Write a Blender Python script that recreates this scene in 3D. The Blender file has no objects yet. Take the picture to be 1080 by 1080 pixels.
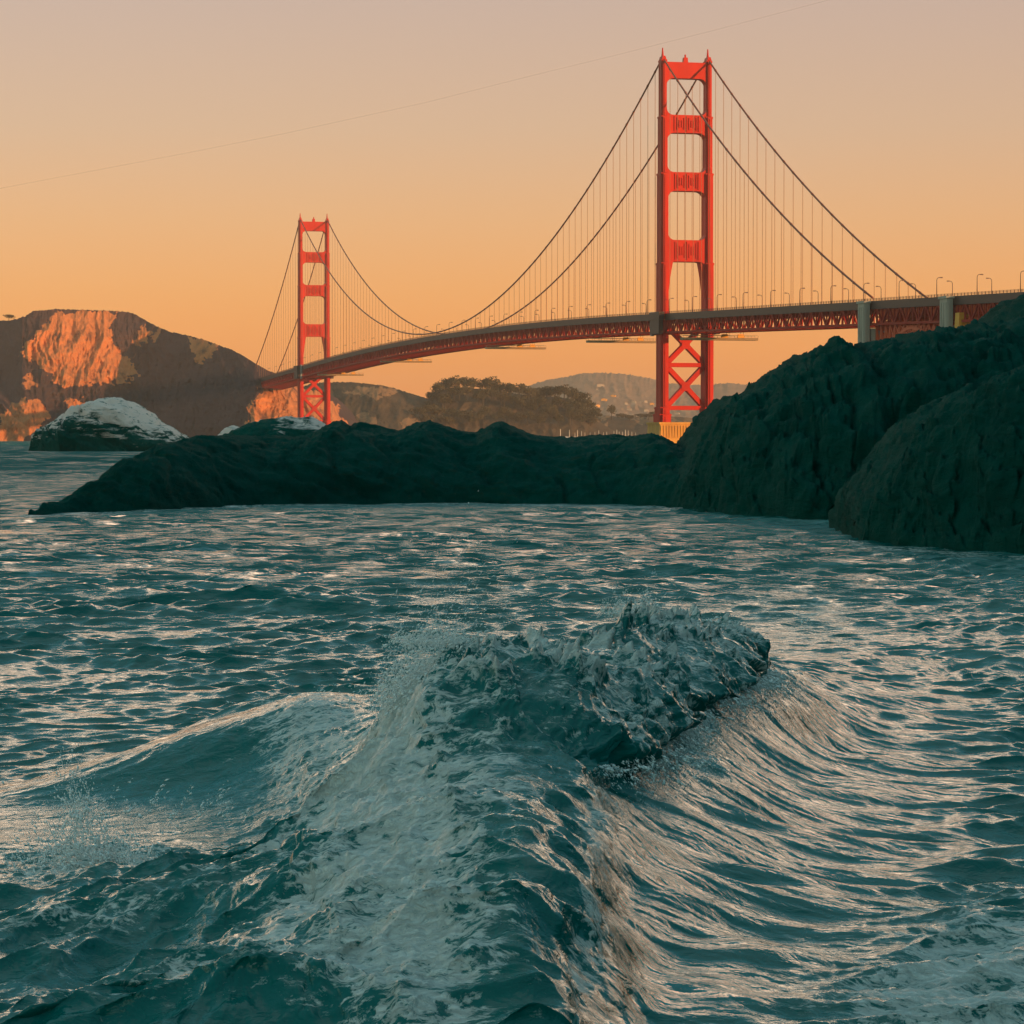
import bpy, math, random
import numpy as np

# ------------------------------------------------------------------ camera
F = 3079.0            # focal length in pixels of a 1080 px frame
CAM_H = 2.4           # metres above mean sea level
HZ = 463.0            # picture row of the horizon
PITCH = math.atan((HZ - 540.0) / -F)
sc = bpy.context.scene
cam_d = bpy.data.cameras.new('camera')
cam_d.sensor_width = 36.0
cam_d.lens = 36.0 * F / 1080.0
cam_d.clip_start = 0.5
cam_d.clip_end = 60000.0
cam = bpy.data.objects.new('camera', cam_d)
sc.collection.objects.link(cam)
cam.location = (0, 0, CAM_H)
cam.rotation_euler = (math.pi / 2 - PITCH, 0, 0)
sc.camera = cam

# ------------------------------------------------------------------ sky and sun
SUN_EL = math.radians(6.0)
SUN_AZ = math.radians(50.0)          # to the right of straight behind the camera
sdir = np.array([math.sin(SUN_AZ) * math.cos(SUN_EL), -math.cos(SUN_AZ) * math.cos(SUN_EL), math.sin(SUN_EL)])
world = bpy.data.worlds.new('World')
sc.world = world
world.use_nodes = True
wn, wl = world.node_tree.nodes, world.node_tree.links
wn.clear()
w_out = wn.new('ShaderNodeOutputWorld')
sky = wn.new('ShaderNodeTexSky')
sky.sky_type = 'NISHITA'
sky.sun_disc = False
sky.sun_elevation = SUN_EL
sky.sun_rotation = math.atan2(sdir[0], sdir[1])
bg_s = wn.new('ShaderNodeBackground'); bg_s.inputs['Strength'].default_value = 0.05
wl.new(sky.outputs[0], bg_s.inputs['Color'])
tc = wn.new('ShaderNodeTexCoord')
sep = wn.new('ShaderNodeSeparateXYZ'); wl.new(tc.outputs['Generated'], sep.inputs[0])
ramp = wn.new('ShaderNodeValToRGB'); wl.new(sep.outputs['Z'], ramp.inputs[0])
ramp.color_ramp.interpolation = 'LINEAR'
SKY = [(0.0, (.95, .225, .018)), (.022, (.90, .245, .03)), (.05, (.80, .285, .07)), (.075, (.70, .31, .125)),
       (.105, (.585, .32, .19)), (.151, (.49, .305, .238)), (.168, (1.9, 1.30, .86)), (.19, (3.5, 2.38, 1.54)), (.25, (3.5, 2.45, 1.62)), (.292, (.50, .66, .64)), (.37, (.075, .30, .37)), (.46, (.05, .25, .30)),  # very bright band out of view is added for the water's highlights
       (.64, (.17, .32, .33)), (1.0, (.40, .46, .44))]
els = ramp.color_ramp.elements
for i, (p, c) in enumerate(SKY):
    e = els[i] if i < 2 else els.new(p)
    e.position = p; e.color = (*c, 1)
for i, (p, c) in enumerate(SKY):
    els[i].position = p; els[i].color = (*c, 1)
bg_r = wn.new('ShaderNodeBackground'); bg_r.inputs['Strength'].default_value = 1.0
# sky away from the north is dimmed blue green to darken tower sides
def wm(op, a, b=None):
    m = wn.new('ShaderNodeMath'); m.operation = op
    for k, v in ((0, a), (1, b)):
        if v is None: continue
        if hasattr(v, 'links'): wl.new(v, m.inputs[k])
        else: m.inputs[k].default_value = v
    return m.outputs[0]
hor = wm('SQRT', wm('MAXIMUM', wm('SUBTRACT', 1.0, wm('MULTIPLY', sep.outputs['Z'], sep.outputs['Z'])), 1e-4))
mr = wn.new('ShaderNodeMapRange'); mr.interpolation_type = 'SMOOTHSTEP'
wl.new(wm('DIVIDE', sep.outputs['Y'], hor), mr.inputs[0]); mr.inputs[1].default_value = .45; mr.inputs[2].default_value = .90
dim = wn.new('ShaderNodeMix'); dim.data_type = 'RGBA'; dim.blend_type = 'MULTIPLY'; dim.inputs[0].default_value = 1.0
dimc = wn.new('ShaderNodeMix'); dimc.data_type = 'RGBA'; wl.new(mr.outputs[0], dimc.inputs[0])
dimc.inputs[6].default_value = (.34, .64, .72, 1); dimc.inputs[7].default_value = (1, 1, 1, 1)
wl.new(ramp.outputs[0], dim.inputs[6]); wl.new(dimc.outputs[2], dim.inputs[7])
wl.new(dim.outputs[2], bg_r.inputs['Color'])
addw = wn.new('ShaderNodeAddShader')
wl.new(bg_s.outputs[0], addw.inputs[0]); wl.new(bg_r.outputs[0], addw.inputs[1]); wl.new(addw.outputs[0], w_out.inputs[0])

sun_d = bpy.data.lights.new('sun', 'SUN')
sun_d.energy = 5.0
sun_d.angle = math.radians(0.5)
sun_d.color = (1.0, 0.50, 0.20)
sun = bpy.data.objects.new('sun', sun_d)
sc.collection.objects.link(sun)
sun.rotation_euler = (math.pi / 2 - SUN_EL, 0, math.atan2(sdir[0], -sdir[1]))
sun.location = (300, -200, 300)

vs = sc.view_settings
sc.display_settings.display_device = 'sRGB'
vs.view_transform = 'Standard'; vs.look = 'None'; vs.exposure = 0.0; vs.gamma = 1.0; vs.use_curve_mapping = False
sc.render.engine = 'CYCLES'
sc.cycles.max_bounces = 6
sc.cycles.diffuse_bounces = 2
sc.cycles.glossy_bounces = 3
sc.cycles.transmission_bounces = 4
sc.cycles.transparent_max_bounces = 12
sc.cycles.volume_bounces = 0
sc.cycles.use_denoising = True

# ------------------------------------------------------------------ helpers
rng = np.random.default_rng(7)
random.seed(7)

def ray(px, py):
    x = np.asarray(px, float) - 540.0
    v = 540.0 - np.asarray(py, float)
    return x, F * math.cos(PITCH) + v * math.sin(PITCH), -F * math.sin(PITCH) + v * math.cos(PITCH)

def PX(px, D):
    return (np.asarray(px, float) - 540.0) / F * np.asarray(D, float)

def PZ(py, D):
    _, y, z = ray(540.0, py)
    return CAM_H + z / y * np.asarray(D, float)

def P(px, py, D):
    return (float(PX(px, D)), float(D), float(PZ(py, D)))

def _h(ix, iy, iz, seed):
    n = (ix.astype(np.int64) * 374761393 + iy.astype(np.int64) * 668265263 + iz.astype(np.int64) * 2147483647 + seed * 1274126177) & 0xFFFFFFFF
    n = ((n ^ (n >> 13)) * 1274126177) & 0xFFFFFFFF
    n = ((n ^ (n >> 16)) * 2246822519) & 0xFFFFFFFF
    return (n ^ (n >> 15)) & 0xFFFF

_G2 = np.stack([np.cos(np.arange(64) / 64 * 2 * np.pi), np.sin(np.arange(64) / 64 * 2 * np.pi)], 1)
_g3 = np.random.default_rng(3).normal(size=(256, 3)); _G3 = _g3 / np.linalg.norm(_g3, axis=1)[:, None]

def gn2(x, y, seed=0):
    x, y = np.broadcast_arrays(np.asarray(x, float), np.asarray(y, float))
    x0 = np.floor(x); y0 = np.floor(y); fx = x - x0; fy = y - y0
    ux = fx * fx * fx * (fx * (fx * 6 - 15) + 10); uy = fy * fy * fy * (fy * (fy * 6 - 15) + 10)
    z = np.zeros_like(x0)
    def c(dx, dy):
        g = _G2[_h(x0 + dx, y0 + dy, z, seed) & 63]
        return g[..., 0] * (fx - dx) + g[..., 1] * (fy - dy)
    a = c(0, 0) * (1 - ux) + c(1, 0) * ux
    b = c(0, 1) * (1 - ux) + c(1, 1) * ux
    return 1.5 * (a * (1 - uy) + b * uy)

def gn3(x, y, z, seed=0):
    x, y, z = np.broadcast_arrays(np.asarray(x, float), np.asarray(y, float), np.asarray(z, float))
    x0 = np.floor(x); y0 = np.floor(y); z0 = np.floor(z); fx = x - x0; fy = y - y0; fz = z - z0
    ux, uy, uz = [f * f * f * (f * (f * 6 - 15) + 10) for f in (fx, fy, fz)]
    def c(dx, dy, dz):
        g = _G3[_h(x0 + dx, y0 + dy, z0 + dz, seed) & 255]
        return g[..., 0] * (fx - dx) + g[..., 1] * (fy - dy) + g[..., 2] * (fz - dz)
    def pl(dz):
        a = c(0, 0, dz) * (1 - ux) + c(1, 0, dz) * ux
        b = c(0, 1, dz) * (1 - ux) + c(1, 1, dz) * ux
        return a * (1 - uy) + b * uy
    return 1.5 * (pl(0) * (1 - uz) + pl(1) * uz)

def fbm2(x, y, o=4, seed=0, gain=.5, ridged=False):
    t = 0; a = 1.0; n = 0
    for k in range(o):
        v = gn2(x * 2.03 ** k + 17.3 * k, y * 2.03 ** k - 9.1 * k, seed + k)
        if ridged: v = 1 - 2 * np.abs(v)
        t = t + a * v; n += a; a *= gain
    return t / n

def fbm3(x, y, z, o=4, seed=0, gain=.5, ridged=False):
    t = 0; a = 1.0; n = 0
    for k in range(o):
        s = 2.03 ** k
        v = gn3(x * s + 17.3 * k, y * s - 9.1 * k, z * s + 4.7 * k, seed + k)
        if ridged: v = 1 - 2 * np.abs(v)
        t = t + a * v; n += a; a *= gain
    return t / n

def sstep(a, b, x):
    t = np.clip((np.asarray(x, float) - a) / (b - a), 0, 1)
    return t * t * (3 - 2 * t)

def pchip_mat(xk, xq):
    """matrix-free monotone cubic along axis 0: returns f(Y[k,...]) -> [q,...]"""
    xk = np.asarray(xk, float); xq = np.asarray(xq, float)
    h = np.diff(xk)
    i = np.clip(np.searchsorted(xk, xq, side='right') - 1, 0, len(xk) - 2)
    t = (xq - xk[i]) / h[i]
    def f(Y):
        Y = np.asarray(Y, float)
        hh = h.reshape((-1,) + (1,) * (Y.ndim - 1))
        d = np.diff(Y, axis=0) / hh
        m = np.zeros_like(Y)
        w1 = 2 * hh[1:] + hh[:-1]; w2 = hh[1:] + 2 * hh[:-1]
        with np.errstate(divide='ignore', invalid='ignore'):
            hm = (w1 + w2) / (w1 / d[:-1] + w2 / d[1:])
        m[1:-1] = np.where(d[:-1] * d[1:] > 0, hm, 0)
        m[0] = d[0]; m[-1] = d[-1]
        tt = t.reshape((-1,) + (1,) * (Y.ndim - 1)); H = h[i].reshape(tt.shape)
        t2 = tt * tt; t3 = t2 * tt
        return (2 * t3 - 3 * t2 + 1) * Y[i] + (t3 - 2 * t2 + tt) * H * m[i] + (-2 * t3 + 3 * t2) * Y[i + 1] + (t3 - t2) * H * m[i + 1]
    return f

def tag(o, label=None, cat=None, group=None, kind=None):
    if label: o['label'] = label
    if cat: o['category'] = cat
    if group: o['group'] = group
    if kind: o['kind'] = kind
    return o

def link(name, me, parent=None, mats=()):
    for m in mats: me.materials.append(m)
    o = bpy.data.objects.new(name, me)
    sc.collection.objects.link(o)
    if parent is not None: o.parent = parent
    return o

def empty(name, loc=(0, 0, 0), rz=0.0, parent=None):
    o = bpy.data.objects.new(name, None)
    o.empty_display_size = 1.0
    sc.collection.objects.link(o)
    o.location = loc; o.rotation_euler = (0, 0, rz)
    if parent is not None: o.parent = parent
    return o

def grid_mesh(name, V, smooth=True, attrs=None, flip=False):
    """V: (R, C, 3) array -> quad grid mesh"""
    R, C, _ = V.shape
    me = bpy.data.meshes.new(name)
    me.vertices.add(R * C)
    me.vertices.foreach_set('co', V.reshape(-1).astype(np.float32))
    idx = np.arange(R * C, dtype=np.int32).reshape(R, C)
    q = np.stack([idx[:-1, :-1], idx[:-1, 1:], idx[1:, 1:], idx[1:, :-1]], -1).reshape(-1, 4)
    if flip: q = q[:, ::-1]
    n = len(q)
    me.loops.add(n * 4); me.loops.foreach_set('vertex_index', np.ascontiguousarray(q).reshape(-1))
    me.polygons.add(n)
    me.polygons.foreach_set('loop_start', np.arange(0, n * 4, 4, dtype=np.int32))
    me.polygons.foreach_set('use_smooth', np.full(n, smooth, dtype=bool))
    me.update(calc_edges=True)
    for k, a in (attrs or {}).items():
        at = me.attributes.new(k, 'FLOAT', 'POINT')
        at.data.foreach_set('value', a.reshape(-1).astype(np.float32))
    return me

class MB:
    def __init__(self): self.v = []; self.f = []; self.m = []
    def add(self, vs, fs, mi=0):
        n = len(self.v); self.v += [tuple(map(float, p)) for p in vs]
        self.f += [tuple(i + n for i in f) for f in fs]; self.m += [mi] * len(fs); return self
    def box(self, x0, x1, y0, y1, z0, z1, mi=0, taper=0.0):
        t = taper
        vs = [(x0, y0, z0), (x1, y0, z0), (x1, y1, z0), (x0, y1, z0), (x0 + t, y0 + t, z1), (x1 - t, y0 + t, z1), (x1 - t, y1 - t, z1), (x0 + t, y1 - t, z1)]
        return self.add(vs, [(3, 2, 1, 0), (4, 5, 6, 7), (0, 1, 5, 4), (1, 2, 6, 5), (2, 3, 7, 6), (3, 0, 4, 7)], mi)
    def bar(self, a, b, w, h=None, up=(0, 0, 1), mi=0):
        h = h or w; a = np.array(a, float); b = np.array(b, float); d = b - a; L = np.linalg.norm(d)
        if L < 1e-9: return self
        d /= L; up = np.array(up, float)
        if abs(d @ up) > .98: up = np.array((0, 1, 0.)) if abs(d[1]) < .9 else np.array((1, 0, 0.))
        s = np.cross(d, up); s /= np.linalg.norm(s); u = np.cross(s, d)
        vs = [p + sx * s * w / 2 + ux * u * h / 2 for p in (a, b) for sx, ux in ((-1, -1), (1, -1), (1, 1), (-1, 1))]
        return self.add(vs, [(0, 1, 2, 3), (7, 6, 5, 4), (4, 5, 1, 0), (5, 6, 2, 1), (6, 7, 3, 2), (7, 4, 0, 3)], mi)
    def tube(self, pts, r, n=6, mi=0, ref=None):
        pts = np.array(pts, float); N = len(pts)
        rr = np.broadcast_to(np.asarray(r, float), (N,))
        t = np.gradient(pts, axis=0); t /= np.linalg.norm(t, axis=1)[:, None] + 1e-12
        if ref is None: ref = (0, 0, 1.) if np.abs(t[:, 2]).max() < .95 else ((1., 0, 0) if np.abs(t[:, 0]).max() < .95 else (0, 1., 0))
        ref = np.array(ref, float)
        s = np.cross(t, ref); s /= np.linalg.norm(s, axis=1)[:, None] + 1e-12; u = np.cross(s, t)
        vs = []
        for i in range(N):
            for k in range(n):
                an = 2 * math.pi * k / n
                vs.append(pts[i] + rr[i] * (math.cos(an) * s[i] + math.sin(an) * u[i]))
        fs = [(i * n + k, i * n + (k + 1) % n, (i + 1) * n + (k + 1) % n, (i + 1) * n + k) for i in range(N - 1) for k in range(n)]
        fs += [tuple(range(n))[::-1], tuple((N - 1) * n + k for k in range(n))]
        return self.add(vs, fs, mi)
    def prism(self, poly, y0, y1, mi=0):
        """poly in (x, z), extruded along y"""
        n = len(poly)
        vs = [(x, y0, z) for x, z in poly] + [(x, y1, z) for x, z in poly]
        fs = [tuple(range(n)), tuple(range(2 * n - 1, n - 1, -1))] + [(i, i + n, (i + 1) % n + n, (i + 1) % n) for i in range(n)]
        return self.add(vs, fs, mi)
    def mesh(self, name, smooth=False):
        me = bpy.data.meshes.new(name)
        me.from_pydata(self.v, [], self.f)
        me.polygons.foreach_set('material_index', self.m)
        if smooth: me.polygons.foreach_set('use_smooth', [True] * len(self.f))
        me.update(); return me
    def build(self, name, mats, parent=None, smooth=False):
        me = self.mesh(name, smooth)
        return link(name, me, parent, mats if isinstance(mats, (list, tuple)) else [mats])

# ------------------------------------------------------------------ materials
def new_mat(name):
    m = bpy.data.materials.new(name); m.use_nodes = True
    nt = m.node_tree
    b = nt.nodes['Principled BSDF']
    return m, nt, b

def nod(nt, t, **kw):
    n = nt.nodes.new(t)
    for k, v in kw.items(): setattr(n, k, v)
    return n

def noise(nt, scale, detail=4.0, rough=.55, vec=None, dist=0.0):
    n = nod(nt, 'ShaderNodeTexNoise'); n.inputs['Scale'].default_value = scale
    n.inputs['Detail'].default_value = detail; n.inputs['Roughness'].default_value = rough; n.inputs['Distortion'].default_value = dist
    if vec is not None: nt.links.new(vec, n.inputs['Vector'])
    return n

def mapped(nt, scale=(1, 1, 1), rot=(0, 0, 0)):
    t = nod(nt, 'ShaderNodeTexCoord'); m = nod(nt, 'ShaderNodeMapping')
    m.inputs['Scale'].default_value = scale; m.inputs['Rotation'].default_value = rot
    nt.links.new(t.outputs['Object'], m.inputs['Vector']); return m.outputs['Vector']

def rampn(nt, fac, stops):
    r = nod(nt, 'ShaderNodeValToRGB')
    el = r.color_ramp.elements
    while len(el) < len(stops): el.new(.5)
    for e, (p, c) in zip(el, stops): e.position = p; e.color = (*c, 1) if len(c) == 3 else c
    nt.links.new(fac, r.inputs[0]); return r.outputs[0]

def mixc(nt, fac, a, b):
    m = nod(nt, 'ShaderNodeMix', data_type='RGBA')
    if hasattr(fac, 'links'): nt.links.new(fac, m.inputs[0])
    else: m.inputs[0].default_value = fac
    for k, v in ((6, a), (7, b)):
        if hasattr(v, 'links'): nt.links.new(v, m.inputs[k])
        else: m.inputs[k].default_value = (*v, 1)
    return m.outputs[2]

def mathn(nt, op, a, b=None, clamp=False):
    m = nod(nt, 'ShaderNodeMath', operation=op); m.use_clamp = clamp
    for k, v in ((0, a), (1, b)):
        if v is None: continue
        if hasattr(v, 'links'): nt.links.new(v, m.inputs[k])
        else: m.inputs[k].default_value = v
    return m.outputs[0]

def attr(nt, name):
    a = nod(nt, 'ShaderNodeAttribute'); a.attribute_name = name; return a.outputs['Fac']

def bump(nt, b, h, strength=.4, dist=.1, normal=None):
    n = nod(nt, 'ShaderNodeBump'); n.inputs['Strength'].default_value = strength; n.inputs['Distance'].default_value = dist
    nt.links.new(h, n.inputs['Height'])
    if normal is not None: nt.links.new(normal, n.inputs['Normal'])
    if b is not None: nt.links.new(n.outputs[0], b.inputs['Normal'])
    return n.outputs[0]

def simple(name, c1, c2=None, scale=1.0, rough=.6, metallic=0.0, vscale=(1, 1, 1), bmp=0.0, bdist=.05):
    m, nt, b = new_mat(name)
    b.inputs['Roughness'].default_value = rough; b.inputs['Metallic'].default_value = metallic
    v = mapped(nt, vscale); n = noise(nt, scale, 5, .6, v)
    c2 = c2 or tuple(x * .75 for x in c1)
    col = rampn(nt, n.outputs[0], [(.3, c2), (.7, c1)])
    nt.links.new(col, b.inputs['Base Color'])
    if bmp: bump(nt, b, n.outputs[0], bmp, bdist)
    return m

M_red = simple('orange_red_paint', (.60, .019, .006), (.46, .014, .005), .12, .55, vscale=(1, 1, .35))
for m_ in (M_red,): m_.node_tree.nodes['Principled BSDF'].inputs['Specular IOR Level'].default_value = .15
M_cable = simple('cable_paint', (.30, .075, .04), (.24, .06, .03), .3, .6)
M_rope = simple('suspender_paint', (.50, .20, .09), (.42, .16, .07), .3, .7)
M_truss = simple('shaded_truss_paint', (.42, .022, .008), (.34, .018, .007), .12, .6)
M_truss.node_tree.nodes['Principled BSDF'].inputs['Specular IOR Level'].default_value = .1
M_arch = simple('sunlit_orange_paint', (.78, .10, .014), (.62, .07, .012), .2, .6)  # brighter than the bridge paint, low sunlight put into the colour
M_dark = simple('dark_shade_paint', (.055, .018, .014), (.04, .015, .012), .4, .6)  # near black, the shade on the deck side is put into it
M_asph = simple('asphalt', (.05, .05, .05), (.035, .035, .037), .5, .9)
M_conc = simple('weathered_concrete', (.50, .43, .35), (.36, .30, .24), .25, .85, vscale=(1, 1, .25), bmp=.3)
M_pier = simple('pier_concrete', (.74, .37, .075), (.52, .24, .05), .3, .85, vscale=(1.5, 1.5, .2), bmp=.3)
M_grey = simple('grey_steel', (.30, .29, .29), (.22, .22, .22), .4, .5)
M_board = simple('scaffold_board', (.36, .25, .14), (.24, .16, .09), .6, .8)
M_yel = simple('yellow_sheet_sunlit_wall', (.88, .40, .03), (.78, .32, .025), .8, .6)
M_lamp = simple('lamp_metal', (.10, .03, .02), (.08, .025, .018), 1, .5)
M_white = simple('white_hull_paint', (.80, .78, .74), (.68, .66, .62), .5, .4)
M_mast = simple('mast_metal', (.62, .55, .48), (.52, .47, .42), .5, .4)
M_wall = simple('pale_house_wall', (.42, .36, .30), (.34, .29, .24), .3, .8)
M_roof = simple('house_roof', (.28, .16, .11), (.20, .12, .09), .5, .8)
M_bark = simple('bark', (.07, .055, .04), (.04, .03, .022), .8, .9)

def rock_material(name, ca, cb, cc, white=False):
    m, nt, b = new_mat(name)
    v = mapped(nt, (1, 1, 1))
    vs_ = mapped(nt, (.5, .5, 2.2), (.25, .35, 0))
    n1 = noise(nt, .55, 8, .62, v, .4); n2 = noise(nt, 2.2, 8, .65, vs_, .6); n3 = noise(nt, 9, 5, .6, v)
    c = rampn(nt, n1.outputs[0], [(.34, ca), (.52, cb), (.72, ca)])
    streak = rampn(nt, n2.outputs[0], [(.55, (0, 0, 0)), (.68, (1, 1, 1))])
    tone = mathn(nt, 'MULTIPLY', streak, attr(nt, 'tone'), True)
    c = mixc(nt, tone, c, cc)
    if white:
        n4 = noise(nt, .45, 8, .7, vs_, .5)
        w = mathn(nt, 'ADD', attr(nt, 'guano'), mathn(nt, 'MULTIPLY', mathn(nt, 'SUBTRACT', n4.outputs[0], .5), 2.2))
        w = rampn(nt, w, [(.42, (0, 0, 0)), (.62, (1, 1, 1))])
        c = mixc(nt, w, c, (.86, .66, .59))
    nt.links.new(c, b.inputs['Base Color'])
    b.inputs['Roughness'].default_value = .82
    b.inputs['Specular IOR Level'].default_value = .02
    h = mathn(nt, 'ADD', mathn(nt, 'MULTIPLY', n2.outputs[0], .7), mathn(nt, 'MULTIPLY', n3.outputs[0], .3))
    bump(nt, b, h, .8, .22)
    return m

M_rock = rock_material('teal_shade_rock', (.0008, .052, .042), (.0014, .066, .052), (.040, .050, .022))  # teal of the shadows is put into both rocks' base colours
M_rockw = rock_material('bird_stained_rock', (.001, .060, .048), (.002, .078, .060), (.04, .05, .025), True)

def land_material(name, veg_a, veg_b, cl_a, cl_b, scale=1.0):
    m, nt, b = new_mat(name)
    v = mapped(nt, (1, 1, 1)); vv = mapped(nt, (1, .6, .3))
    n1 = noise(nt, .02 * scale, 8, .65, v); n2 = noise(nt, .06 * scale, 9, .68, vv, .6)
    veg = rampn(nt, n1.outputs[0], [(.35, veg_a), (.65, veg_b)])
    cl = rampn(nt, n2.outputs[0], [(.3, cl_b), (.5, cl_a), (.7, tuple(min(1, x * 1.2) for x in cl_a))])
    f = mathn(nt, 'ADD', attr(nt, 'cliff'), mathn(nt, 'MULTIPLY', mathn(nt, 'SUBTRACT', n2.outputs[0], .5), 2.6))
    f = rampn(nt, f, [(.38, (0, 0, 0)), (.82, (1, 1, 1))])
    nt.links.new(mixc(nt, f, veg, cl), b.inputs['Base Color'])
    b.inputs['Roughness'].default_value = .95; b.inputs['Specular IOR Level'].default_value = .1
    bump(nt, b, n2.outputs[0], .8, 6.0 / scale)
    return m

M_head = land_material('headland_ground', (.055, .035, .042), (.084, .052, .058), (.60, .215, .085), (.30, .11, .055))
M_hill = land_material('hill_ground', (.070, .052, .036), (.12, .085, .055), (.30, .17, .09), (.20, .12, .07))
M_bluff = land_material('bluff_scrub', (.010, .030, .022), (.016, .042, .030), (.03, .05, .04), (.02, .04, .03))
M_farhill = land_material('far_hill_ground', (.26, .16, .11), (.34, .21, .14), (.55, .36, .23), (.42, .27, .18), .6)

def foliage(name, c1, c2):
    m, nt, b = new_mat(name)
    oi = nod(nt, 'ShaderNodeObjectInfo')
    g = nod(nt, 'ShaderNodeNewGeometry')
    f = mathn(nt, 'ADD', mathn(nt, 'MULTIPLY', oi.outputs['Random'], .5), mathn(nt, 'MULTIPLY', g.outputs['Random Per Island'], .5))
    nt.links.new(rampn(nt, f, [(.1, c1), (.9, c2)]), b.inputs['Base Color'])
    b.inputs['Roughness'].default_value = .8; b.inputs['Specular IOR Level'].default_value = .15
    return m
M_leaf = foliage('tree_foliage', (.045, .045, .022), (.11, .085, .04))

# water
def water_material():
    m, nt, b = new_mat('sea_water')
    out = nt.nodes['Material Output']
    b.inputs['Base Color'].default_value = (.001, .135, .122, 1)
    b.inputs['Roughness'].default_value = .07
    b.inputs['IOR'].default_value = 1.38
    v1 = mapped(nt, (1.0, 1.5, 1.5), (0, 0, .25))
    v2 = mapped(nt, (1.0, 1.7, 1.5), (0, 0, -.35))
    na = noise(nt, 6.0, 5, .55, v1, .5)
    nb = noise(nt, 1.3, 4, .55, v2, .6)
    ncl = noise(nt, .22, 5, .6, v1, .3)
    far = attr(nt, 'far'); mid = attr(nt, 'mid')
    h = mathn(nt, 'ADD', mathn(nt, 'MULTIPLY', na.outputs[0], .022),
              mathn(nt, 'MULTIPLY', mathn(nt, 'MULTIPLY', nb.outputs[0], .20), mid))
    nrm = bump(nt, None, h, 1.0, 1.0)
    def tilt(nrm, vec, scale, detail, w, amt, lean):
        n = noise(nt, scale, detail, .6, vec, .4)
        c = nod(nt, 'ShaderNodeVectorMath', operation='SUBTRACT'); nt.links.new(n.outputs['Color'], c.inputs[0]); c.inputs[1].default_value = (.5, .5 - lean / amt, .5)
        k = nod(nt, 'ShaderNodeVectorMath', operation='MULTIPLY'); nt.links.new(c.outputs[0], k.inputs[0]); k.inputs[1].default_value = (amt, amt, 0)
        k2 = nod(nt, 'ShaderNodeVectorMath', operation='SCALE'); nt.links.new(k.outputs[0], k2.inputs[0]); nt.links.new(w, k2.inputs['Scale'])
        a = nod(nt, 'ShaderNodeVectorMath', operation='ADD'); nt.links.new(nrm, a.inputs[0]); nt.links.new(k2.outputs[0], a.inputs[1])
        return a.outputs[0]
    vf = mapped(nt, (.45, 1.0, 1.0), (0, 0, .12))
    nrm = tilt(nrm, mapped(nt, (.7, .4, 1), (0, 0, .08)), 1.5, 4, mid, 2.4, -.36)
    nrm = tilt(nrm, mapped(nt, (.8, .11, 1), (0, 0, .03)), .35, 4, far, 3.2, -.44)
    nz = nod(nt, 'ShaderNodeVectorMath', operation='NORMALIZE'); nt.links.new(nrm, nz.inputs[0])
    nt.links.new(nz.outputs[0], b.inputs['Normal'])
    # foam
    fb = nod(nt, 'ShaderNodeBsdfPrincipled')
    fb.inputs['Roughness'].default_value = .55
    fv = mapped(nt, (1.0, 2.6, 1.6), (0, 0, .25))
    f1 = noise(nt, 2.2, 9, .68, fv, 1.2)
    f2 = noise(nt, 13.0, 6, .6, fv, .8)
    fcol = rampn(nt, f1.outputs[0], [(.3, (.68, .70, .64)), (.65, (.97, .96, .90))])
    nt.links.new(fcol, fb.inputs['Base Color'])
    bump(nt, fb, f2.outputs[0], 1.0, .06)
    fa = attr(nt, 'foam')
    vo = nod(nt, 'ShaderNodeTexVoronoi', feature='DISTANCE_TO_EDGE'); vo.inputs['Scale'].default_value = 7.0
    dv = nod(nt, 'ShaderNodeVectorMath', operation='ADD'); nt.links.new(mapped(nt, (.8, 1.5, 1.2)), dv.inputs[0])
    ds = nod(nt, 'ShaderNodeVectorMath', operation='SCALE'); nt.links.new(f1.outputs['Color'], ds.inputs[0]); ds.inputs['Scale'].default_value = .55
    nt.links.new(ds.outputs[0], dv.inputs[1]); nt.links.new(dv.outputs[0], vo.inputs['Vector'])
    lace = mathn(nt, 'MULTIPLY', mathn(nt, 'SUBTRACT', .16, vo.outputs[0]), 1.5)
    k = mathn(nt, 'ADD', mathn(nt, 'ADD', mathn(nt, 'MULTIPLY', fa, 1.16), lace),
              mathn(nt, 'ADD', mathn(nt, 'MULTIPLY', mathn(nt, 'SUBTRACT', f1.outputs[0], .5), 1.9),
                    mathn(nt, 'MULTIPLY', mathn(nt, 'SUBTRACT', f2.outputs[0], .5), 1.3)))
    gate = rampn(nt, fa, [(.02, (0, 0, 0)), (.15, (1, 1, 1))])
    k = mathn(nt, 'MULTIPLY', rampn(nt, k, [(.52, (0, 0, 0)), (.78, (.96, .96, .96))]), gate)
    ms = nod(nt, 'ShaderNodeMixShader')
    nt.links.new(k, ms.inputs[0]); nt.links.new(b.outputs[0], ms.inputs[1]); nt.links.new(fb.outputs[0], ms.inputs[2])
    nt.links.new(ms.outputs[0], out.inputs['Surface'])
    return m
M_sea = water_material()

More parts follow.
